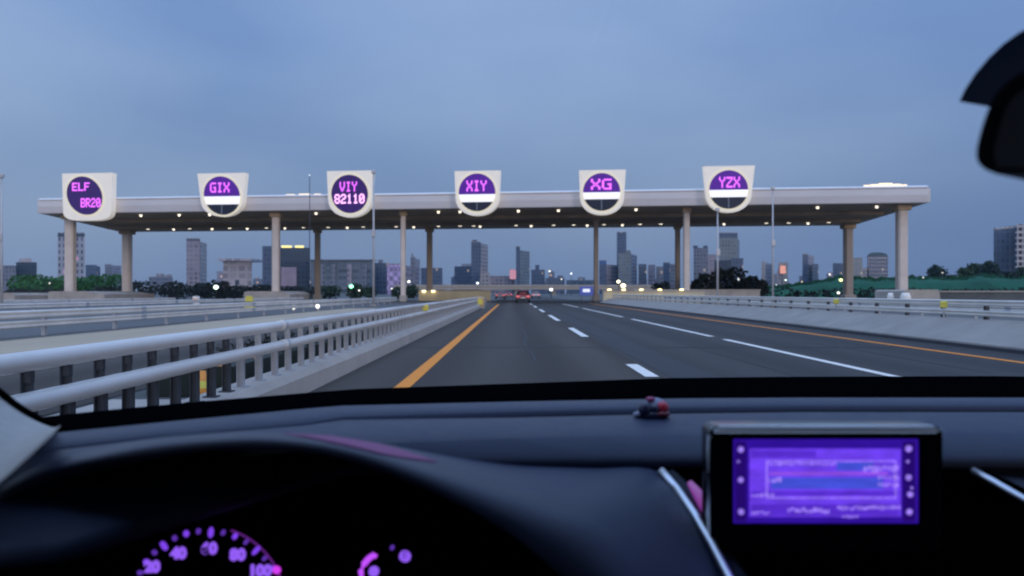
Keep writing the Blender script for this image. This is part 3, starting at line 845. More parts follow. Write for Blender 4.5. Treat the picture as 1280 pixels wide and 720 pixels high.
SH = [(884,112,44,341,'dark round shrub at the left end of the right shrub clump'),(908,116,46,333,'tallest dark shrub of the right clump, behind the thin pole'),
      (932,114,34,344,'dark shrub right of the tallest one in the right clump'),(950,110,22,349,'smallest dark shrub at the right end of the right clump'),
      (868,118,18,348,'small dark shrub beside the paired columns on the right'),(826,135,26,352,'dark low shrub left of the paired columns, right of the road')]
for u,D_,w,v,l in SH: shrub(u,D_,w,v,M_leaf,l)
SL = [(26,128,50,361,'dark shrub below the bright green hedge at the left edge'),(60,126,50,361,'dark shrub just left of the leftmost column'),
      (178,150,60,349,'broad dark shrub right of the second canopy column'),(215,152,50,351,'dark shrub left of the white green lamp'),
      (134,150,44,357,'dark shrub between the two leftmost columns'),(250,154,40,353,'dark shrub below the mauve tower'),
      (274,140,34,350,'round dark shrub right of the white green lamp'),(300,158,34,356,'low dark shrub before the pale roofed block'),
      (326,158,32,355,'low dark shrub left of the second front column'),(370,150,34,357,'low shrub at the foot of the black topped block')]
for u,D_,w,v,l in SL: shrub(u,D_,w,v,M_leaf,l)
SG = [(412,160,26,356,'green tinted shrub left of the green lamp'),(446,150,30,354,'shrub lit bright green around the green lamp'),(462,158,22,357,'low shrub right of the green lamp'),
      (496,165,24,358,'green shrub before the lilac block'),(516,170,18,356,'green shrub right of the lilac block')]
for u,D_,w,v,l in SG: shrub(u,D_,w,v,M_leaf2,l,group='shrubs left of the road')
TR = [(1168,190,24,331,'round crowned dark tree standing alone on the right green bank'),(1205,200,22,334,'bushy tree in the middle of the right bank, left of a taller pair'),
      (1222,205,26,328,'taller bushy tree left of the curved top tower'),(1236,200,22,325,'tallest tree on the right bank beside the curved top tower'),
      (1262,180,24,339,'dark round tree before the curved top tower'),(1278,190,20,333,'tree at the right frame edge before the apartment tower'),
      (1190,220,14,343,'small pale tree between the lone round tree and the bushy ones')]
for u,D_,w,v,l in TR: shrub(u,D_,w,v,M_leaf2 if u in (1190,1205,1222) else mat('tree_leaf',(0.022,0.045,0.03),0.8,0.4,0.5),l,name='tree',cat='tree',group='trees on the right bank',trunk=True,n=700)
# green bank on the right (terrain)
rows = []
prof = [(150,0.0),(152,1.4),(158,2.9),(170,3.8),(190,4.6),(215,4.9),(240,3.0),(255,0.0)]
for i in range(61):
    k = i/60; u = 940+k*430
    rr = min(1, k*4)
    rows.append([Vector(((u-640)/F*D_, D_+math.sin(i*.9)*1.5, max(-0.1, z*(0.35+0.65*rr)*(1+0.05*math.sin(i*0.5)+0.03*math.sin(i*1.6+1)+ (0.35*max(0,k-0.45)))) if z > 0 else -0.1)) for D_, z in prof])
tag(MB().loft(rows).build('green_hill', M_bankg), kind='structure')
cb_ = MB()
for _ in range(2600):
    i = rnd.uniform(0,59.99); k = int(i); j = rnd.choice((3,4,4,4)); f = rnd.random()
    p = rows[k][j].lerp(rows[k][j+1], f).lerp(rows[k+1][j].lerp(rows[k+1][j+1], f), i-k)
    h = rnd.uniform(0.2,0.9)*(0.5+0.5*math.sin(i*1.3)**2); w_ = rnd.uniform(0.15,0.4)
    cb_.add([p+Vector((-w_,0,-.05)), p+Vector((w_,0,-.05)), p+Vector((w_*.3+rnd.uniform(-.2,.2),0,h)), p+Vector((-w_*.4,0,h*.8))], [(0,1,2,3)])
tag(cb_.build('tall_grass', mat('grass_green',(0.020,0.078,0.042),0.95,0.3,0.3,spec=0.1), fixn=False), kind='stuff')
def hedge(x0, x1, y, z0, z1, dep, m, label, n, size):
    t = empty('hedge', ((x0+x1)/2, y, 0), label, 'hedge', 'hedges beside the plaza')
    b = MB(); k = int((x1-x0)/3)+1
    for i in range(k):
        cx = x0+(x1-x0)*(i+0.5)/k
        h = (z1-z0)/2*rnd.uniform(0.85,1.12)
        leaves(b, (cx, y+rnd.uniform(-.3,.3), z0+h), (2.4, dep, h), n, size, rnd)
    b.build('foliage', m, t, fixn=False)
    s = MB(); i = x0+1
    while i < x1: s.tube([(i,y,0),(i+rnd.uniform(-.2,.2),y,z0+(z1-z0)*.6)],[0.08,0.04],6); i += 2.5
    s.build('stem', M_bark, t)
hedge(-128,-100,205,0.2,5.6,2.0,M_leafg,'bright green clipped hedge behind the leftmost column',330,0.36)
hedge(-124,-104,200,0.2,4.4,2.0,M_leafg,'lower bright green hedge in front of the taller green one at left',300,0.36)
hedge(42,100,128,0.0,1.9,1.2,M_leaf,'low dark hedge along the foot of the right green bank',100,0.24)
hedge(-88,-68,140,0.0,1.9,1.5,M_leaf,'dark hedge at the left edge behind the concrete islands',110,0.28)
hedge(-72,-38,165,0.0,2.6,1.5,M_leaf,'dark low hedge between the second and third left columns',110,0.28)

# ------------------------------------------------------------------ lamps and boards of the city
def street_lamp(u, v, D, col, st, r, label, h=None):
    p = at(u, v, D)
    t = empty('street_lamp', (p.x, p.y, 0), label, 'street lamp', 'lamps around the plaza')
    mm = lamp('lamp_%.2f_%.2f_%.2f_%.1f' % (*col, st), col, st)
    MB().ball(p, r*D/F, 10, 8, (1,1,0.8)).build('lamp_head', mm, t)
    MB().tube([(p.x,p.y+0.3*r*D/F,0),(p.x,p.y+0.3*r*D/F,p.z)],[0.05*D/150+.03,0.03*D/150+.02],8).build('post', M_postd, t)
W = (1.0,0.95,0.85)
street_lamp(270,359,120,(0.75,1.0,0.82),4.0,3.0,'bright white green lamp among the dark left shrubs')
street_lamp(439,358,120,(0.25,1.0,0.50),4.0,2.8,'glowing green lamp before the long slate block')
street_lamp(449,363,110,W,2.2,1.2,'small white lamp right of the green lamp')
street_lamp(511,352,200,W,2.6,1.7,'white lamp at the right side of the lilac block')
street_lamp(490,361,180,W,2.2,1.3,'small white lamp at the left foot of the lilac block')
street_lamp(597,354,300,(0.85,0.92,1.0),2.4,1.7,'white lamp at the foot of the two toned tower')
street_lamp(687,339,500,W,2.0,1.2,'white lamp high above the low blue tower')
street_lamp(714,342,500,(0.85,0.92,1.0),2.4,1.2,'bluish lamp high over the wide slate block')
street_lamp(702,349,400,W,2.0,0.9,'small lamp between the two high lamps right of the road end')
street_lamp(689,362,200,(0.9,0.95,1.0),4.0,2.0,'bright white lamp low above the road end')
street_lamp(773,352,160,(1.0,0.85,0.5),4.0,2.2,'upper yellow lamp of the pair over the lit wall')
street_lamp(779,357,150,(1.0,0.88,0.55),4.5,3.0,'larger lower yellow lamp of the pair over the lit wall')
street_lamp(845,348,150,W,1.8,1.6,'pale lamp beside the paired columns on the right')
street_lamp(924,349,180,W,2.2,1.7,'white lamp over the right part of the dark shrub clump')
street_lamp(982,350,300,(0.8,0.95,0.85),2.4,1.2,'small white lamp above the green bank right of the second thin pole')
street_lamp(1051,350,140,(0.9,1.0,0.35),2.6,2.2,'yellow green lamp left of the rear right column')
street_lamp(1048,366,90,W,2.2,1.8,'low white lamp at the foot of the rear right column')
street_lamp(1037,343,400,W,2.2,1.1,'small white lamp left of the yellow green one, high up')
street_lamp(1154,347,160,W,1.6,0.8,'tiny white lamp under the lone round tree')
street_lamp(1178,341,160,W,1.6,0.8,'tiny white lamp right of the lone round tree')
street_lamp(62,354,120,W,1.3,1.0,'tiny white lamp on the bright green hedge')
street_lamp(387,219,100,(0.85,0.92,1.0),1.5,0.9,'tiny white lamp on a tall mast above the canopy, left of the pink digit sign')
def board(u0,u1,v0,v1,D,col,st,label):
    x0,x1 = (u0-640)/F*D,(u1-640)/F*D
    t = empty('lit_board', ((x0+x1)/2,D,0), label, 'billboard', 'lit boards in the city')
    cx, cz = (x0+x1)/2, (gz(v0,D)+gz(v1,D))/2
    MB().bevbox((x0,D,gz(v1,D)),(x1,D+0.5,gz(v0,D)),(x1-x0)*0.12).build('lit_face', lamp('board_%d'%u0,col,st), t)
    MB().box((x0-.2,D+0.55,gz(v1,D)-.2),(x1+.2,D+0.8,gz(v0,D)+.2)).build('backing', roofd, t)
    MB().tube([(cx,D+0.9,0),(cx,D+0.9,cz)],0.08*D/150,8).build('post', M_postd, t)
board(637,645,337,349,817,(1.0,0.42,0.55),0.55,'pink lit upright board left of the tower above the road')
tower(973,985,329,842,fd,'small pale tower carrying the orange red lit board')
board(975,982,332,342,838,(1.0,0.36,0.22),0.75,'orange red lit board right of the second thin pole')
t = empty('direction_sign', (at(733,365,112).x,112,0), 'small blue and white lit sign on posts at the right edge of the road end', 'sign')
x = at(733,365,112).x
MB().box((x-0.95,112,0.85),(x+0.95,112.15,2.1)).build('sign_panel', mat('sign_blue',(0.06,0.10,0.40),0.4,emit=(0.12,0.18,0.75),estr=0.28), t)
MB().box((x-0.5,111.95,1.3),(x+0.5,111.99,1.75)).build('white_panel', lamp('sign_white',(0.8,0.85,1.0),1.0), t)
for s in (-0.7,0.7): MB().tube([(x+s,112.2,0),(x+s,112.2,2.0)],0.06,8).build('post', M_pole, t)

# ------------------------------------------------------------------ cars far ahead
M_tail = lamp('tail_light', (1.0,0.12,0.10), 0.8)
M_tyre = mat('tyre', (0.02,0.02,0.02), 0.85, 0.2, 8)
M_rim = mat('rim', (0.4,0.4,0.42), 0.35, metallic=0.8)
def car(x, y, m, label, glow=M_tail):
    t = empty('car', (x,y,0), label, 'car', 'cars driving away towards the toll plaza')
    W2 = 0.88
    side = [(-2.1,0.32),(2.1,0.32),(2.2,0.55),(2.05,0.82),(0.9,0.92),(-1.9,0.98),(-2.2,0.9),(-2.25,0.5)]
    b = MB().prism([(x-W2,y+a,z) for a,z in side],(2*W2,0,0)); body = b.build('body', m, t)
    rows = []
    for yy, zz, w in ((-1.9,0.985,0.80),(-1.35,1.42,0.66),(-0.2,1.48,0.64),(0.95,0.93,0.78)):
        rows.append((yy,zz,w))
    vs = []; 
    for yy,zz,w in rows: vs += [(x-w,y+yy,zz),(x+w,y+yy,zz)]
    for yy,zz,w in rows: vs += [(x-0.82,y+yy,0.93),(x+0.82,y+yy,0.93)]
    fs = [(0,1,3,2),(2,3,5,4),(4,5,7,6),(0,2,10,8),(2,4,12,10),(4,6,14,12),(1,3,11,9),(3,5,13,11),(5,7,15,13)]
    MB().add(vs,fs).build('cabin_glass', mat('car_glass',(0.02,0.025,0.03),0.08,spec=0.6), t)
    MB().box((x-0.64,y-1.3,1.425),(x+0.64,y-0.2,1.50)).build('roof', m, t)
    for sx in (-1,1):
        MB().bevbox((x+sx*0.62-0.22,y-2.30,0.66),(x+sx*0.62+0.22,y-2.2,0.86),0.03).build('tail_light', glow, t)
        for yy in (-1.35,1.35):
            wx = x+sx*0.80
            w = MB().tube([(wx-0.1,y+yy,0.32),(wx+0.1,y+yy,0.32)],0.32,16).build('wheel', M_tyre, t)
            MB().tube([(wx-0.105,y+yy,0.32),(wx+0.105,y+yy,0.32)],0.19,12).build('rim', M_rim, w)
    MB().box((x-0.26,y-2.29,0.55),(x+0.26,y-2.26,0.66)).build('number_plate', M_white, t)
    MB().bevbox((x-0.86,y-2.32,0.34),(x+0.86,y-2.12,0.52),0.04).build('bumper', mat('bumper',(0.05,0.05,0.055),0.6), t)
    MB().box((x-0.4,y-1.72,1.15),(x+0.4,y-1.69,1.18)).build('brake_light', glow, t)
cr = mat('car_red',(0.25,0.04,0.05),0.3,coat=0.6); cg = mat('car_grey',(0.18,0.18,0.2),0.3,coat=0.6); cw = mat('car_white',(0.7,0.7,0.7),0.3,coat=0.6); cb = mat('car_dark',(0.03,0.035,0.05),0.3,coat=0.6)
car(1.35, 100, cr, 'red car with glowing tail lights, nearest one in the lane straight ahead')
car(-2.2, 150, cg, 'grey car farther left under the canopy, right of the crash cushion')
car(-6.4, 168, cw, 'white car with red tail lights, leftmost of the distant cars')
car(-3.4, 205, cb, 'dark car far ahead between the grey and the white car')
car(5.2, 175, cw, 'white car far ahead right of the nearest red car')
car(-0.8, 195, cr, 'small red car far ahead in the same lane as the nearest one')

# ------------------------------------------------------------------ the car we sit in
ME = empty('car_interior', (0.29, 0.6, 0.0), 'dark cabin of the car in front, with purple lit dials, screen and mirror', 'car cabin')
M_dash = mat('dash_plastic', (0.0105, 0.021, 0.056), 0.5, 0.10, 30, spec=0.5, bump=0.35, bscale=900)
M_dash2 = mat('dash_panel', (0.013, 0.020, 0.042), 0.55, 0.10, 12, spec=0.5, bump=0.3, bscale=900)
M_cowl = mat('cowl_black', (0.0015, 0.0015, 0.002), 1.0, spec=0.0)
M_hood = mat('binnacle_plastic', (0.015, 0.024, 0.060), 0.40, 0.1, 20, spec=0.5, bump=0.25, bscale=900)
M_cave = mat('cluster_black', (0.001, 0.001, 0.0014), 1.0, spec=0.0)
M_chrome = mat('satin_chrome', (0.70, 0.72, 0.76), 0.28, metallic=0.9)
M_gloss = mat('gloss_black', (0.006, 0.006, 0.008), 0.15, spec=0.5)
M_trim = mat('pillar_fabric', (0.50, 0.47, 0.42), 0.9, 0.08, 60, bump=0.3, bscale=700)

US = [-150,-40,70,130,200,290,380,430,520,640,750,850,1000,1140,1280,1450]
def interp(us, vs, u):
    for i in range(len(us)-1):
        if us[i] <= u <= us[i+1]:
            k = (u-us[i])/(us[i+1]-us[i]); return vs[i]+(vs[i+1]-vs[i])*k
    return vs[0] if u < us[0] else vs[-1]
def line(us, vs, z):
    P = [flat(u, interp(us, vs, u), z) for u in US]
    return P + [Vector((1.215, P[-1].y-0.04, P[-1].z))]
K = [-150,70,200,380,430,640,850,1000,1280,1450]
L0 = line(K,[556,531,518,502,498,490,482,480,479,481],1.043)
L1 = line(K,[566,541,528,511,507,502,498,497,497,499],1.047)
L2 = line(K,[590,560,545,530,521,515,510,508,508,510],1.049)
L3 = line(K,[594,563,547,532,525,522,517,515,515,517],1.050)
LMID = line(K,[640,610,590,562,556,548,543,541,541,544],1.046)
L4 = line(K,[700,680,640,590,578,571,570,570,571,575],1.030)
down = lambda L, dz, dy: [p + Vector((0,dy,-dz)) for p in L]
dash = MB()
dash.loft([down(L1,0.02,0.002), L1, L2, down(L2,0.006,-0.001)])
dash.loft([down(L3,0.012,0.004), L3, LMID, L4, down(L4,0.010,-0.004), down(L4,0.016,0.010), down(L4,0.02,0.03)])
db = dash.build('dashboard', M_dash, ME)
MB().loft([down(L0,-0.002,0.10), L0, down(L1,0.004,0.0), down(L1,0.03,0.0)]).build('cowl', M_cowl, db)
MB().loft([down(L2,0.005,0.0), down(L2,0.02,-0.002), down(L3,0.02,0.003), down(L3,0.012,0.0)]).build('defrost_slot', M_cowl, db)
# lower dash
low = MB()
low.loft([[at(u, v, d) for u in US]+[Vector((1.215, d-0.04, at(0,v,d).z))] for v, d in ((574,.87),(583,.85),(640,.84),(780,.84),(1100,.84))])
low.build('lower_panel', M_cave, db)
# binnacle hood and its flank
inner = [(-160,720),(-60,652),(0,620),(60,593),(120,576),(200,561),(300,553),(380,557),(450,572),(520,598),(580,626),(640,662),(690,702),(735,745),(800,820)]
outer = [(-170,690),(-60,628),(0,602),(60,578),(120,561),(200,547),(300,540),(380,543),(450,551),(540,566),(640,581),(740,585),(824,590),(884,660),(960,770)]
dout = [.70,.70,.70,.70,.70,.71,.72,.74,.78,.815,.825,.825,.82,.77,.70]
def catmull(P, n=6):
    out = []
    for i in range(len(P)-1):
        p0 = P[max(i-1,0)]; p1 = P[i]; p2 = P[i+1]; p3 = P[min(i+2,len(P)-1)]
        for k in range(n):
            t = k/n
            out.append(0.5*((2*p1)+(p2-p0)*t+(2*p0-5*p1+4*p2-p3)*t*t+(3*p1-p0-3*p2+p3)*t**3))
    out.append(P[-1]); return out
I3 = catmull([at(u,v,0.60) for u,v in inner]); O3 = catmull([at(u,v,d) for (u,v),d in zip(outer,dout)])
hood = MB()
def mixrow(k, bulge): return [a.lerp(c,k)+Vector((0,0,bulge)) for a,c in zip(I3,O3)]
n_ = len(I3)
under = [p+Vector((0,0.004,-0.006)) for p in I3]
fwd = [p+Vector((0,0.10,-0.02)) for p in O3]
hood.loft([[p+Vector((0,0.03,-0.012)) for p in I3], under, I3, mixrow(.33,0.002), mixrow(.66,0.002), O3, fwd])
hd = hood.build('instrument_hood', M_hood, ME)
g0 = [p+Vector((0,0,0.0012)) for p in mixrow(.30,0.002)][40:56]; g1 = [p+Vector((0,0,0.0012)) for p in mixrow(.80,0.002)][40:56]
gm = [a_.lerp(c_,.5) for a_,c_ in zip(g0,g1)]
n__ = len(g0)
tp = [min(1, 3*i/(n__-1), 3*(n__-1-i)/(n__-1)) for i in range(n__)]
MB().loft([[m_.lerp(a_,t_) for a_,m_,t_ in zip(g0,gm,tp)],[m_+Vector((0,0,0.0008)) for m_ in gm],[m_.lerp(a_,t_) for a_,m_,t_ in zip(g1,gm,tp)]]).build('painted_sheen', mat('hood_painted_sheen',(0.02,0.02,0.03),0.5,emit=(0.40,0.04,0.60),estr=0.15), hd)  # emissive patch painted in for the purple reflection on the hood
# dark recess under the hood
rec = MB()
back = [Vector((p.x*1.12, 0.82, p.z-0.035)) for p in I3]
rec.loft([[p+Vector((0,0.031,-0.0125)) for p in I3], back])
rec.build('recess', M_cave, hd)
# cluster panel
cl = MB(); cl.loft([[at(u,v,0.805) for u in (-100,100,300,560)] for v in (604,700,900,1100)]).build('instrument_cluster', M_cave, ME)
cl = [o for o in ME.children if o.name.startswith('instrument_cluster')][0]
M_tick = lamp('dial_violet', (0.24,0.06,0.95), 0.85)
M_tickd = lamp('dial_violet_dim', (0.22,0.06,0.85), 0.45)
M_num = lamp('dial_number', (0.30,0.11,0.95), 0.95)
M_magn = lamp('dial_magenta', (0.75,0.05,0.95), 0.9)
DC = 0.80
def dot(b, u, v, w, h, a):
    ca, sa = math.cos(a), math.sin(a)
    pts = []
    for i in range(10):
        t = 2*math.pi*i/10
        x, y = w/2*math.cos(t), h/2*math.sin(t)
        pts.append(at(u+x*ca-y*sa, v+x*sa+y*ca, DC))
    b.prism(pts, (0,0.003,0))
cu, cv, rad = 258, 757, 93
big = MB(); dim = MB()
for k in range(-9, 10):
    a = R(k*9.6+3)
    u, v = cu+rad*math.sin(a), cv-rad*math.cos(a)
    if v > 722: continue
    b = MB()
    if k % 4 == 0: dot(b, u, v+2*math.cos(a), 6, 13, a)
    elif k % 2 == 0: dot(b, u, v, 6, 8, a)
    else: dot(b, u, v, 5, 7, a)
    b.build('scale_tick', M_tickd if k % 2 else M_tick, cl)
ring = MB()
pts0 = [at(cu+(rad+6)*math.sin(R(a)), cv-(rad+6)*math.cos(R(a)), DC+0.004) for a in range(18,75,3)]
ring.tube(pts0, 0.0009, 6); ring.build('redline_arc', lamp('dial_arc',(0.35,0.04,0.6),0.30), cl)
rd = MB(); dot(rd, 345, 713, 11, 9, 0.6); rd.build('redline_mark', M_magn, cl)
def text3d(txt, c, size, m, name, parent, off=0.0):
    cu_ = bpy.data.curves.new('tmp','FONT'); cu_.body = txt; cu_.size = size; cu_.align_x = 'CENTER'; cu_.align_y = 'CENTER'
    cu_.extrude = 0.0008; cu_.offset = off
    o = bpy.data.objects.new('tmp', cu_); COL.objects.link(o)
    bpy.context.view_layer.update()
    me = bpy.data.meshes.new_from_object(o.evaluated_get(bpy.context.evaluated_depsgraph_get()))
    b = MB(); M3 = Matrix.Rotation(R(90),3,'X')
    b.add([Vector(c)+M3@v.co for v in me.vertices], [tuple(p.vertices) for p in me.polygons])
    bpy.data.objects.remove(o); bpy.data.curves.remove(cu_); bpy.data.meshes.remove(me)
    return b.build(name, m, parent, fixn=False)
for txt, u, v in (('20',190,709),('40',223,692),('60',261.5,686),('80',297,694),('100',325,714)):
    text3d(txt, at(u,v,DC), 0.0150, M_num, 'dial_number', cl, 0.0009)
# second gauge
gb = MB()
gb.tube([at(u,v,DC) for u,v in ((452,722),(451,714),(455,705),(461,698),(467,694),(471,696))],[.002,.0028,.003,.003,.003,.002],8)
gb.build('gauge_mark', lamp('gauge_violet',(0.55,0.08,1.0),1.0), cl)
gd = MB(); dot(gd,467,715,13,13,0); gd.build('gauge_symbol', M_num, cl)
gd = MB(); dot(gd,506,696,15,14,0.5); gd.build('gauge_symbol', M_num, cl)
gd = MB(); dot(gd,490,685,5,6,0.4); gd.build('gauge_tick', M_tickd, cl)
text3d('F', at(506,696,DC-0.003), 0.012, M_tickd, 'gauge_letter', cl)
# chrome trims by the vents
def trimbar(us, m, name, r0=0.0042, flatz=0.6):
    b = MB(); b.tube([at(*q) for q in us], r0, 10); return b.build(name, m, db)
trimbar([(826,588,.815),(845,610,.80),(868,643,.775),(890,680,.74),(915,728,.70),(950,800,.64)], M_chrome, 'vent_trim', 0.0040)
trimbar([(1216,588,.82),(1240,601,.80),(1280,624,.77),(1340,660,.73)], M_chrome, 'vent_trim', 0.0034)
# vent body between trim and screen
vb = MB()
A = [at(u,v,d) for u,v,d in ((832,590,.83),(856,618,.81),(880,652,.785),(904,692,.75),(935,745,.70),(960,800,.65))]
C_ = [at(u,v,d) for u,v,d in ((846,590,.84),(872,614,.83),(893,650,.81),(918,690,.78),(945,740,.74),(985,800,.70))]
vb.loft([A,[a.lerp(c,.5)+Vector((0,-.006,.004)) for a,c in zip(A,C_)],C_])
vb.build('air_vent', M_dash2, db)
M_sheen = lamp('vent_painted_sheen', (0.62,0.06,0.75), 0.30)
MB().tube([at(u,v,d) for u,v,d in ((862,603,.81),(873,618,.80),(884,638,.785),(888,650,.78))],[.003,.0055,.0055,.002],10).build('painted_sheen', M_sheen, db)  # glowing tube added in place of a purple reflection beside the vent
vr = MB()
A = [at(u,v,d) for u,v,d in ((1232,588,.84),(1260,600,.82),(1300,620,.79),(1350,650,.75))]
C_ = [at(u,v,d) for u,v,d in ((1300,586,.86),(1330,596,.84),(1370,610,.81),(1400,640,.77))]
vr.loft([A,C_]); vr.build('air_vent', M_dash2, db)

# display unit
disp = MB()
def rrect(u0,u1,v0,v1,r,d,n=6):
    P = []
    for (cx,cy,a0) in ((u1-r,v0+r,-90),(u1-r,v1-r,0),(u0+r,v1-r,90),(u0+r,v0+r,180)):
        for i in range(n+1):
            a = R(a0+90*i/n); P.append(at(cx+r*math.cos(a), cy+r*math.sin(a), d))
    return P
disp.prism(rrect(887,1178,533,690,10,0.742),(0,0.03,0))
ds = disp.build('display', M_gloss, ME)
MB().tube([at(u,v,0.745) for u,v in ((886,590),(886.5,560),(888,545),(892,538.5),(900,536.5),(950,536),(1040,535.5),(1130,536),(1165,536.5),(1173,538.5),(1177,545))],[.0012,.0022,.0032,.0038,.0038,.0038,.0038,.0038,.0038,.0032,.0016],10).build('chrome_edge', mat('edge_silver',(0.80,0.84,0.88),0.4), ds)
tp_ = MB(); tp_.loft([[at(u,v,d) for u in (893,960,1040,1110,1171)] for v,d in ((541.5,.7405),(539.5,.7415),(535.5,.765),(536.5,.774))], False)
tp_.build('silver_top', mat('edge_silver2',(0.86,0.86,0.84),0.4), ds)
def panel(name, u0,u1,v0,v1,d,m):
    b = MB(); b.prism([at(u0,v0,d),at(u1,v0,d),at(u1,v1,d),at(u0,v1,d)],(0,0.0006,0)); return b.build(name, m, ds)
def screenmat(name, col, st, var=0.35, sc=(40,1,160)):
    m = lamp(name, col, st)
    nt = m.node_tree; b = nt.nodes['Principled BSDF']
    tc = nt.nodes['Texture Coordinate'] if 'Texture Coordinate' in nt.nodes else nt.nodes.new('ShaderNodeTexCoord')
    mp = nt.nodes.new('ShaderNodeMapping'); mp.inputs['Scale'].default_value = sc
    ns = nt.nodes.new('ShaderNodeTexNoise'); ns.inputs['Scale'].default_value = 1.0; ns.inputs['Detail'].default_value = 3
    nt.links.new(tc.outputs['Object'], mp.inputs['Vector']); nt.links.new(mp.outputs['Vector'], ns.inputs['Vector'])
    mr = nt.nodes.new('ShaderNodeMapRange'); mr.inputs['From Min'].default_value=.3; mr.inputs['From Max'].default_value=.7
    mr.inputs['To Min'].default_value = st*(1-var); mr.inputs['To Max'].default_value = st*(1+var)
    nt.links.new(ns.outputs['Fac'], mr.inputs['Value']); nt.links.new(mr.outputs['Result'], b.inputs['Emission Strength'])
    b.inputs['Base Color'].default_value = (0.01,0.01,0.02,1); b.inputs['Roughness'].default_value = 0.3
    return m
S0 = screenmat('screen_deep', (0.055,0.010,0.60), 0.52, 0.15)
S1 = screenmat('screen_panel', (0.150,0.050,0.84), 0.98, 0.22)
S2 = screenmat('screen_blue', (0.06,0.085,0.72), 0.9, 0.15)
S3 = screenmat('screen_pink', (0.32,0.09,0.78), 0.95, 0.2)
S4 = screenmat('screen_light', (0.36,0.22,0.95), 1.0, 0.3, (260,1,260))
S5 = screenmat('screen_mid', (0.11,0.03,0.70), 0.85, 0.2)
SD = mat('screen_margin', (0.005,0.003,0.02), 0.2, emit=(0.05,0.008,0.42), estr=0.35)
panel('screen', 917,1148,549,654,0.7405,S0)
panel('icon_bar', 919,933,552,652,0.7398,SD); panel('icon_bar', 1129,1144,552,652,0.7398,SD)
panel('map_view', 937,1126,561,646,0.7398,S1)
panel('map_top', 939,1020,563,572,0.7392,S5)
panel('map_band', 964,1104,597,611,0.7390,S2)
panel('map_wedge', 1046,1092,578,588,0.7390,S2)
panel('map_line', 962,1110,590.5,593.5,0.7388,S3)
panel('map_shore', 940,1122,614,619,0.7390,S5)
for q_ in ((958,1120,576,577.2),(958,1120,622,623.2),(958,959.4,577.3,621.9),(1119,1120.4,577.3,621.9)):
    panel('map_outline', *q_, 0.7386, S4)
panel('status_strip', 939,1124,630,645,0.7390,S5)
ic = MB()
def sdot(b,u,v,r):
    b.prism([at(u+r*math.cos(2*math.pi*i/12),v+r*math.sin(2*math.pi*i/12),0.7384) for i in range(12)],(0,0.0005,0))
for u,v,r in ((926,562,3.6),(926,600,3.4),(926.5,640,3.6),(1136,561,4),(1136,597,3.6),(1138,618,3.6),(1137,640,3.8)): sdot(ic,u,v,r)
for u,v,r in ((923,577,1.5),(1135,577,1.8),(1140,610,1.5)): sdot(ic,u,v,r)
ic.build('touch_icon', S4, ds)
tx = MB()
rr = random.Random(3)
def glyphs(u0,u1,v,h,step):
    u = u0
    while u < u1:
        w = step*rr.uniform(.45,.75)
        for q in range(2):
            vv = v-h/2+rr.uniform(0,h*.5); hh = h*rr.uniform(.3,.6)
            tx.prism([at(u,vv,.7385),at(u+w,vv,.7385),at(u+w,vv+hh,.7385),at(u,vv+hh,.7385)],(0,.0004,0))
        u += step
glyphs(985,1038,638,8,4.5); glyphs(1047,1124,635,6,4.2); glyphs(1053,1072,646,4,3.5); glyphs(940,962,641,4,4)
glyphs(958,1044,580,4,5); glyphs(958,975,600,8,4); glyphs(1098,1122,597,6,4.5); glyphs(1098,1122,606,6,4.5); glyphs(1080,1122,586,9,5)
glyphs(940,968,619,5,5)
tx.build('screen_writing', S4, ds)
MB().loft([[at(u,v,0.76) for u in (880,1030,1190)] for v in (600,760,1000)]).build('display_mount', M_cave, ds)

# mirror
mr_ = MB()
mo = [(1420,60),(1300,84),(1266,98),(1245,118),(1232,145),(1222,180),(1221,198),(1228,209),(1242,216),(1265,218),(1420,216)]
mo3 = catmull([at(u,v,0.50) for u,v in mo],4)
mr_.prism(mo3,(0.055,0.035,-0.002))
mm = mr_.build('rear_view_mirror', mat('mirror_body',(0.014,0.017,0.026),0.3,0.1,30), ME)
mi = [(1412,76),(1310,100),(1274,116),(1258,136),(1249,165),(1243,190),(1247,203),(1262,209),(1412,207)]
MB().prism(catmull([at(u,v,0.4985) for u,v in mi],4),(0,0.001,0)).build('mirror_glass', mat('mirror_glass',(0.13,0.145,0.165),0.35), mm)
sh = [(1199,127),(1206,112),(1219,92),(1236,72),(1254,55),(1272,42),(1290,32),(1420,-10),(1420,140),(1240,134)]
MB().prism([at(u,v,0.62) for u,v in sh],(0.07,0.05,0.012)).build('sensor_housing', mat('housing_blue',(0.075,0.12,0.22),0.5,0.1,20), mm)
MB().tube([at(1330,100,0.54), at(1330,20,0.60), at(1330,-90,0.60)],0.012,10).build('mirror_stem', M_cowl, mm)

# pillar, windshield, roof, doors, bonnet
pl = MB()
pg = [(-160,390),(-60,450),(0,494),(16,507),(36,520),(56,530),(70,536)]
e1 = catmull([at(u,v,0.90-0.0006*max(0,70-u)) for u,v in pg],4)
e2 = catmull([at(u,v,0.55) for u,v in [(-420,560),(-280,600),(-160,640),(-90,630),(-40,630),(0,602),(64,545)]],4)
pl.loft([e1,[a.lerp(c,.5)+Vector((0.006,0,0.006)) for a,c in zip(e1,e2)],e2])
pl.build('pillar', M_trim, ME)
MB().tube([e1[0]+Vector((0.0,-0.02,-0.02)), Vector((-0.66,0.75,1.32)), Vector((-0.60,0.58,1.49))],0.04,10).build('pillar', M_trim, ME)
MB().tube([Vector((1.25,1.22,0.90)), Vector((1.23,0.95,1.22)), Vector((1.15,0.58,1.49))],0.045,10).build('pillar', M_trim, ME)
MB().tube([p+Vector((0.003,-0.002,0.0015)) for p in e1],0.0042,8).build('pillar_seal', M_cowl, ME)
glass = bpy.data.materials.new('windshield_glass'); glass.use_nodes = True
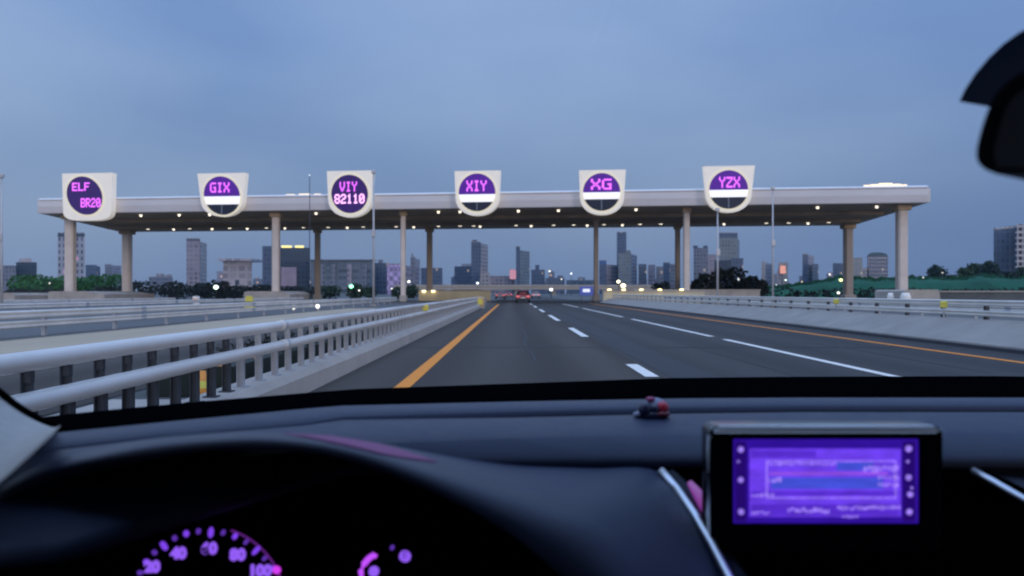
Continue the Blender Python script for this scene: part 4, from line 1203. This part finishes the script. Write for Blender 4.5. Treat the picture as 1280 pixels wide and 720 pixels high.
nt = glass.node_tree; nt.nodes.remove(nt.nodes['Principled BSDF'])
tr = nt.nodes.new('ShaderNodeBsdfTransparent'); tr.inputs[0].default_value = (0.97,0.985,0.98,1)
gs = nt.nodes.new('ShaderNodeBsdfGlossy'); gs.inputs['Roughness'].default_value = 0.02; gs.inputs['Color'].default_value=(1,1,1,1)
mxs = nt.nodes.new('ShaderNodeMixShader'); mxs.inputs[0].default_value = 0.018
nt.links.new(tr.outputs[0], mxs.inputs[1]); nt.links.new(gs.outputs[0], mxs.inputs[2])
nt.links.new(mxs.outputs[0], nt.nodes['Material Output'].inputs['Surface'])
base = [p+Vector((0,0.03,0)) for p in L0]
top = [Vector((-0.60+1.75*i/(len(base)-1), 0.60, 1.47)) for i in range(len(base))]
mid = [a.lerp(c,0.5)+Vector((0,0.03,0.03)) for a,c in zip(base,top)]
ws = MB(); ws.loft([base, mid, top]); 
wo = ws.build('windshield', glass, ME)
rf = MB(); rf.loft([[Vector((-0.70+1.98*i/8, y, 1.47+0.03*math.sin(math.pi*i/8)+dz)) for i in range(9)] for y,dz in ((0.6,0),(0.2,0.03),(-0.6,0.05),(-1.4,0.0),(-1.9,-0.1))])
rf.build('roof_lining', mat('lining',(0.10,0.10,0.11),0.9,0.1,40), ME)
M_door = mat('door_trim',(0.03,0.032,0.04),0.7,0.1,20)
MB().box((-0.72,-1.9,0.3),(-0.64,1.3,0.93)).build('door_panel', M_door, ME)
MB().box((1.22,-1.9,0.3),(1.30,1.3,0.93)).build('door_panel', M_door, ME)
MB().box((-0.72,-2.0,0.3),(1.30,-1.92,1.45)).build('rear_bulkhead', M_door, ME)
MB().box((-0.70,-1.91,0.932),(-0.62,-0.45,1.50)).build('sun_block_panel', M_door, ME)  # unseen closed panels, both sides, added to keep low sun off the mirror
MB().box((1.20,-1.91,0.932),(1.28,-0.45,1.50)).build('sun_block_panel', M_door, ME)
MB().box((-0.64,-1.9,0.3),(1.22,1.2,0.36)).build('floor_pan', M_door, ME)
MB().loft([[Vector((-0.62+1.84*i/8, y, z-0.03*abs(i-4)/4)) for i in range(9)] for y,z in ((1.46,0.985),(1.9,0.93),(2.35,0.84),(2.6,0.66),(2.65,0.35))]).build('bonnet', mat('bonnet_paint',(0.03,0.035,0.05),0.35,coat=0.6), ME)
sw = MB()
cw_ = at(250,1210,0.50)
sw.tube([cw_+Vector((0.19*math.cos(2*math.pi*i/40),-0.03*math.sin(2*math.pi*i/40)*-1,0.185*math.sin(2*math.pi*i/40))) for i in range(41)],0.014,10)
sw_o = sw.build('steering_wheel', M_door, ME)
MB().ball(cw_+Vector((0,0.03,0)),0.07,16,10,(1.1,0.5,0.9)).build('hub', M_door, sw_o)
MB().tube([cw_+Vector((-0.18,0.01,0)),cw_+Vector((0,0.03,0)),cw_+Vector((0.18,0.01,0))],0.016,8).build('spoke', M_door, sw_o)

# little dashboard ornament
pz = flat(815,521,1.049)
orn = empty('dashboard_ornament', pz, 'small dark blue and red rounded toy sitting on the dashboard ledge', 'ornament')
k = pz.y/F
def oball(du,dv,ru,rv,m,name,dd=0.0):
    c = at(815+du,521+dv,pz.y+dd)
    MB().ball(c,1.0,16,10,(ru*k,ru*k*0.9,rv*k)).build(name, m, orn)
o_navy = mat('toy_navy',(0.012,0.016,0.05),0.35,0.2,80,coat=0.4); o_red = mat('toy_red',(0.50,0.02,0.045),0.35,coat=0.4); o_grey = mat('toy_grey',(0.22,0.23,0.32),0.4,0.1,80); o_mag = mat('toy_pink',(0.32,0.03,0.12),0.4)
oball(0,-4,21,9,o_navy,'body')
oball(4,-13,14.5,11,o_grey,'shell',0.002)
oball(-9,-10,8.5,9,o_navy,'wheel',-0.012)
oball(13.5,-12,7.5,7.5,o_red,'cheek',-0.010)
oball(-2,-22,6,3.2,o_mag,'crest',-0.004)
oball(3,-10,6,6,o_navy,'visor',-0.013)
oball(-17,-3,7,3.5,o_grey,'foot',-0.006)
oball(12,-4,11,4.5,mat('toy_maroon',(0.12,0.008,0.02),0.4),'skirt',-0.010)

# ------------------------------------------------------------------ dusk haze over the city
hz = bpy.data.materials.new('haze'); hz.use_nodes = True
nt = hz.node_tree; nt.nodes.remove(nt.nodes['Principled BSDF'])
pv = nt.nodes.new('ShaderNodeVolumePrincipled'); pv.inputs['Color'].default_value = (0.42,0.72,1.0,1); pv.inputs['Density'].default_value = 0.00013
pv.inputs['Anisotropy'].default_value = 0.2
nt.links.new(pv.outputs[0], nt.nodes['Material Output'].inputs['Volume'])
ho = MB().box((-1700,-330,-1.1),(1700,1700,88)).build('haze', hz)
tag(ho, kind='stuff')
# ------------------------------------------------------------------ sky, sun, camera
w = bpy.data.worlds.new('World'); scene.world = w; w.use_nodes = True
nt = w.node_tree; L = nt.links.new
bg = nt.nodes['Background']; outw = nt.nodes['World Output']
sky = nt.nodes.new('ShaderNodeTexSky'); sky.sky_type = 'NISHITA'; sky.sun_disc = False
SE, SR = 6.0, 150.0
sky.sun_elevation = R(SE); sky.sun_rotation = R(SR); sky.air_density = 1.5; sky.dust_density = 2.0; sky.ozone_density = 3.0
L(sky.outputs[0], bg.inputs['Color']); bg.inputs['Strength'].default_value = 0.018
tc = nt.nodes.new('ShaderNodeTexCoord'); sp = nt.nodes.new('ShaderNodeSeparateXYZ')
L(tc.outputs['Generated'], sp.inputs[0])
mp = nt.nodes.new('ShaderNodeMapping'); mp.inputs['Scale'].default_value = (1.0,1.0,2.3); mp.inputs['Location'].default_value = (1.7,0.6,0.45)
L(tc.outputs['Generated'], mp.inputs['Vector'])
n1 = nt.nodes.new('ShaderNodeTexNoise'); n1.inputs['Scale'].default_value = 1.9; n1.inputs['Detail'].default_value = 5; n1.inputs['Roughness'].default_value = 0.36; n1.inputs['Distortion'].default_value = 0.15
L(mp.outputs[0], n1.inputs['Vector'])
cr_ = nt.nodes.new('ShaderNodeValToRGB')
e = cr_.color_ramp.elements
e[0].position = 0.33; e[0].color = (0.158,0.256,0.505,1)
e[1].position = 0.74; e[1].color = (0.315,0.425,0.650,1)
lx = nt.nodes.new('ShaderNodeMath'); lx.operation = 'MULTIPLY_ADD'; lx.inputs[1].default_value = -0.20; L(sp.outputs['X'], lx.inputs[0]); L(n1.outputs['Fac'], lx.inputs[2])
L(lx.outputs[0], cr_.inputs['Fac'])
# overcast: the vault brightens towards the zenith
zr = nt.nodes.new('ShaderNodeMapRange'); zr.inputs['From Min'].default_value = 0.0; zr.inputs['From Max'].default_value = 0.30; zr.inputs['To Min'].default_value = 0.66; zr.inputs['To Max'].default_value = 1.10
L(sp.outputs['Z'], zr.inputs['Value'])
zr2 = nt.nodes.new('ShaderNodeMapRange'); zr2.inputs['From Min'].default_value = 0.36; zr2.inputs['From Max'].default_value = 1.0; zr2.inputs['To Min'].default_value = 0.0; zr2.inputs['To Max'].default_value = 1.9
L(sp.outputs['Z'], zr2.inputs['Value'])
ad = nt.nodes.new('ShaderNodeMath'); ad.operation = 'ADD'; L(zr.outputs[0], ad.inputs[0]); L(zr2.outputs[0], ad.inputs[1])
bg2 = nt.nodes.new('ShaderNodeBackground'); L(cr_.outputs[0], bg2.inputs['Color']); L(ad.outputs[0], bg2.inputs['Strength'])
# dusk glow behind the camera
gy = nt.nodes.new('ShaderNodeMapRange'); gy.inputs['From Min'].default_value = -0.1; gy.inputs['From Max'].default_value = -1.0; gy.inputs['To Min'].default_value = 0.0; gy.inputs['To Max'].default_value = 0.30
L(sp.outputs['Y'], gy.inputs['Value'])
bg3 = nt.nodes.new('ShaderNodeBackground'); bg3.inputs['Color'].default_value = (1.0,0.80,0.72,1); L(gy.outputs[0], bg3.inputs['Strength'])
a1 = nt.nodes.new('ShaderNodeAddShader'); a2 = nt.nodes.new('ShaderNodeAddShader')
L(bg.outputs[0], a1.inputs[0]); L(bg2.outputs[0], a1.inputs[1]); L(a1.outputs[0], a2.inputs[0]); L(bg3.outputs[0], a2.inputs[1])
L(a2.outputs[0], outw.inputs['Surface'])

sl = bpy.data.lights.new('sun','SUN'); sl.energy = 0.6; sl.angle = R(14); sl.color = (1.0,0.86,0.76)
so = bpy.data.objects.new('sun', sl); COL.objects.link(so)
d = Vector((math.sin(R(SR))*math.cos(R(SE)), math.cos(R(SR))*math.cos(R(SE)), math.sin(R(SE))))
so.rotation_euler = (-d).to_track_quat('-Z','Y').to_euler()
so.location = (0,-20,40)

cam = bpy.data.cameras.new('camera'); co = bpy.data.objects.new('camera', cam); COL.objects.link(co)
co.location = (0,0,EYE); co.rotation_euler = (R(90),0,0)
cam.sensor_width = 36; cam.lens = 36*F/1280
cam.shift_y = (HOR-360)/1280
cam.clip_start = 0.02; cam.clip_end = 9000
cam.dof.use_dof = True; cam.dof.focus_distance = 2.6; cam.dof.aperture_fstop = 5.0
scene.camera = co

vs = scene.view_settings
scene.display_settings.display_device = 'sRGB'
vs.view_transform = 'Standard'; vs.look = 'None'; vs.exposure = 0.0; vs.gamma = 1.0; vs.use_curve_mapping = False
scene.render.engine = 'CYCLES'
cy = scene.cycles
cy.use_denoising = True
try: cy.denoiser = 'OPENIMAGEDENOISE'
except Exception: pass
cy.max_bounces = 6; cy.transparent_max_bounces = 12
cy.sample_clamp_indirect = 4.0
cy.filter_width = 1.8
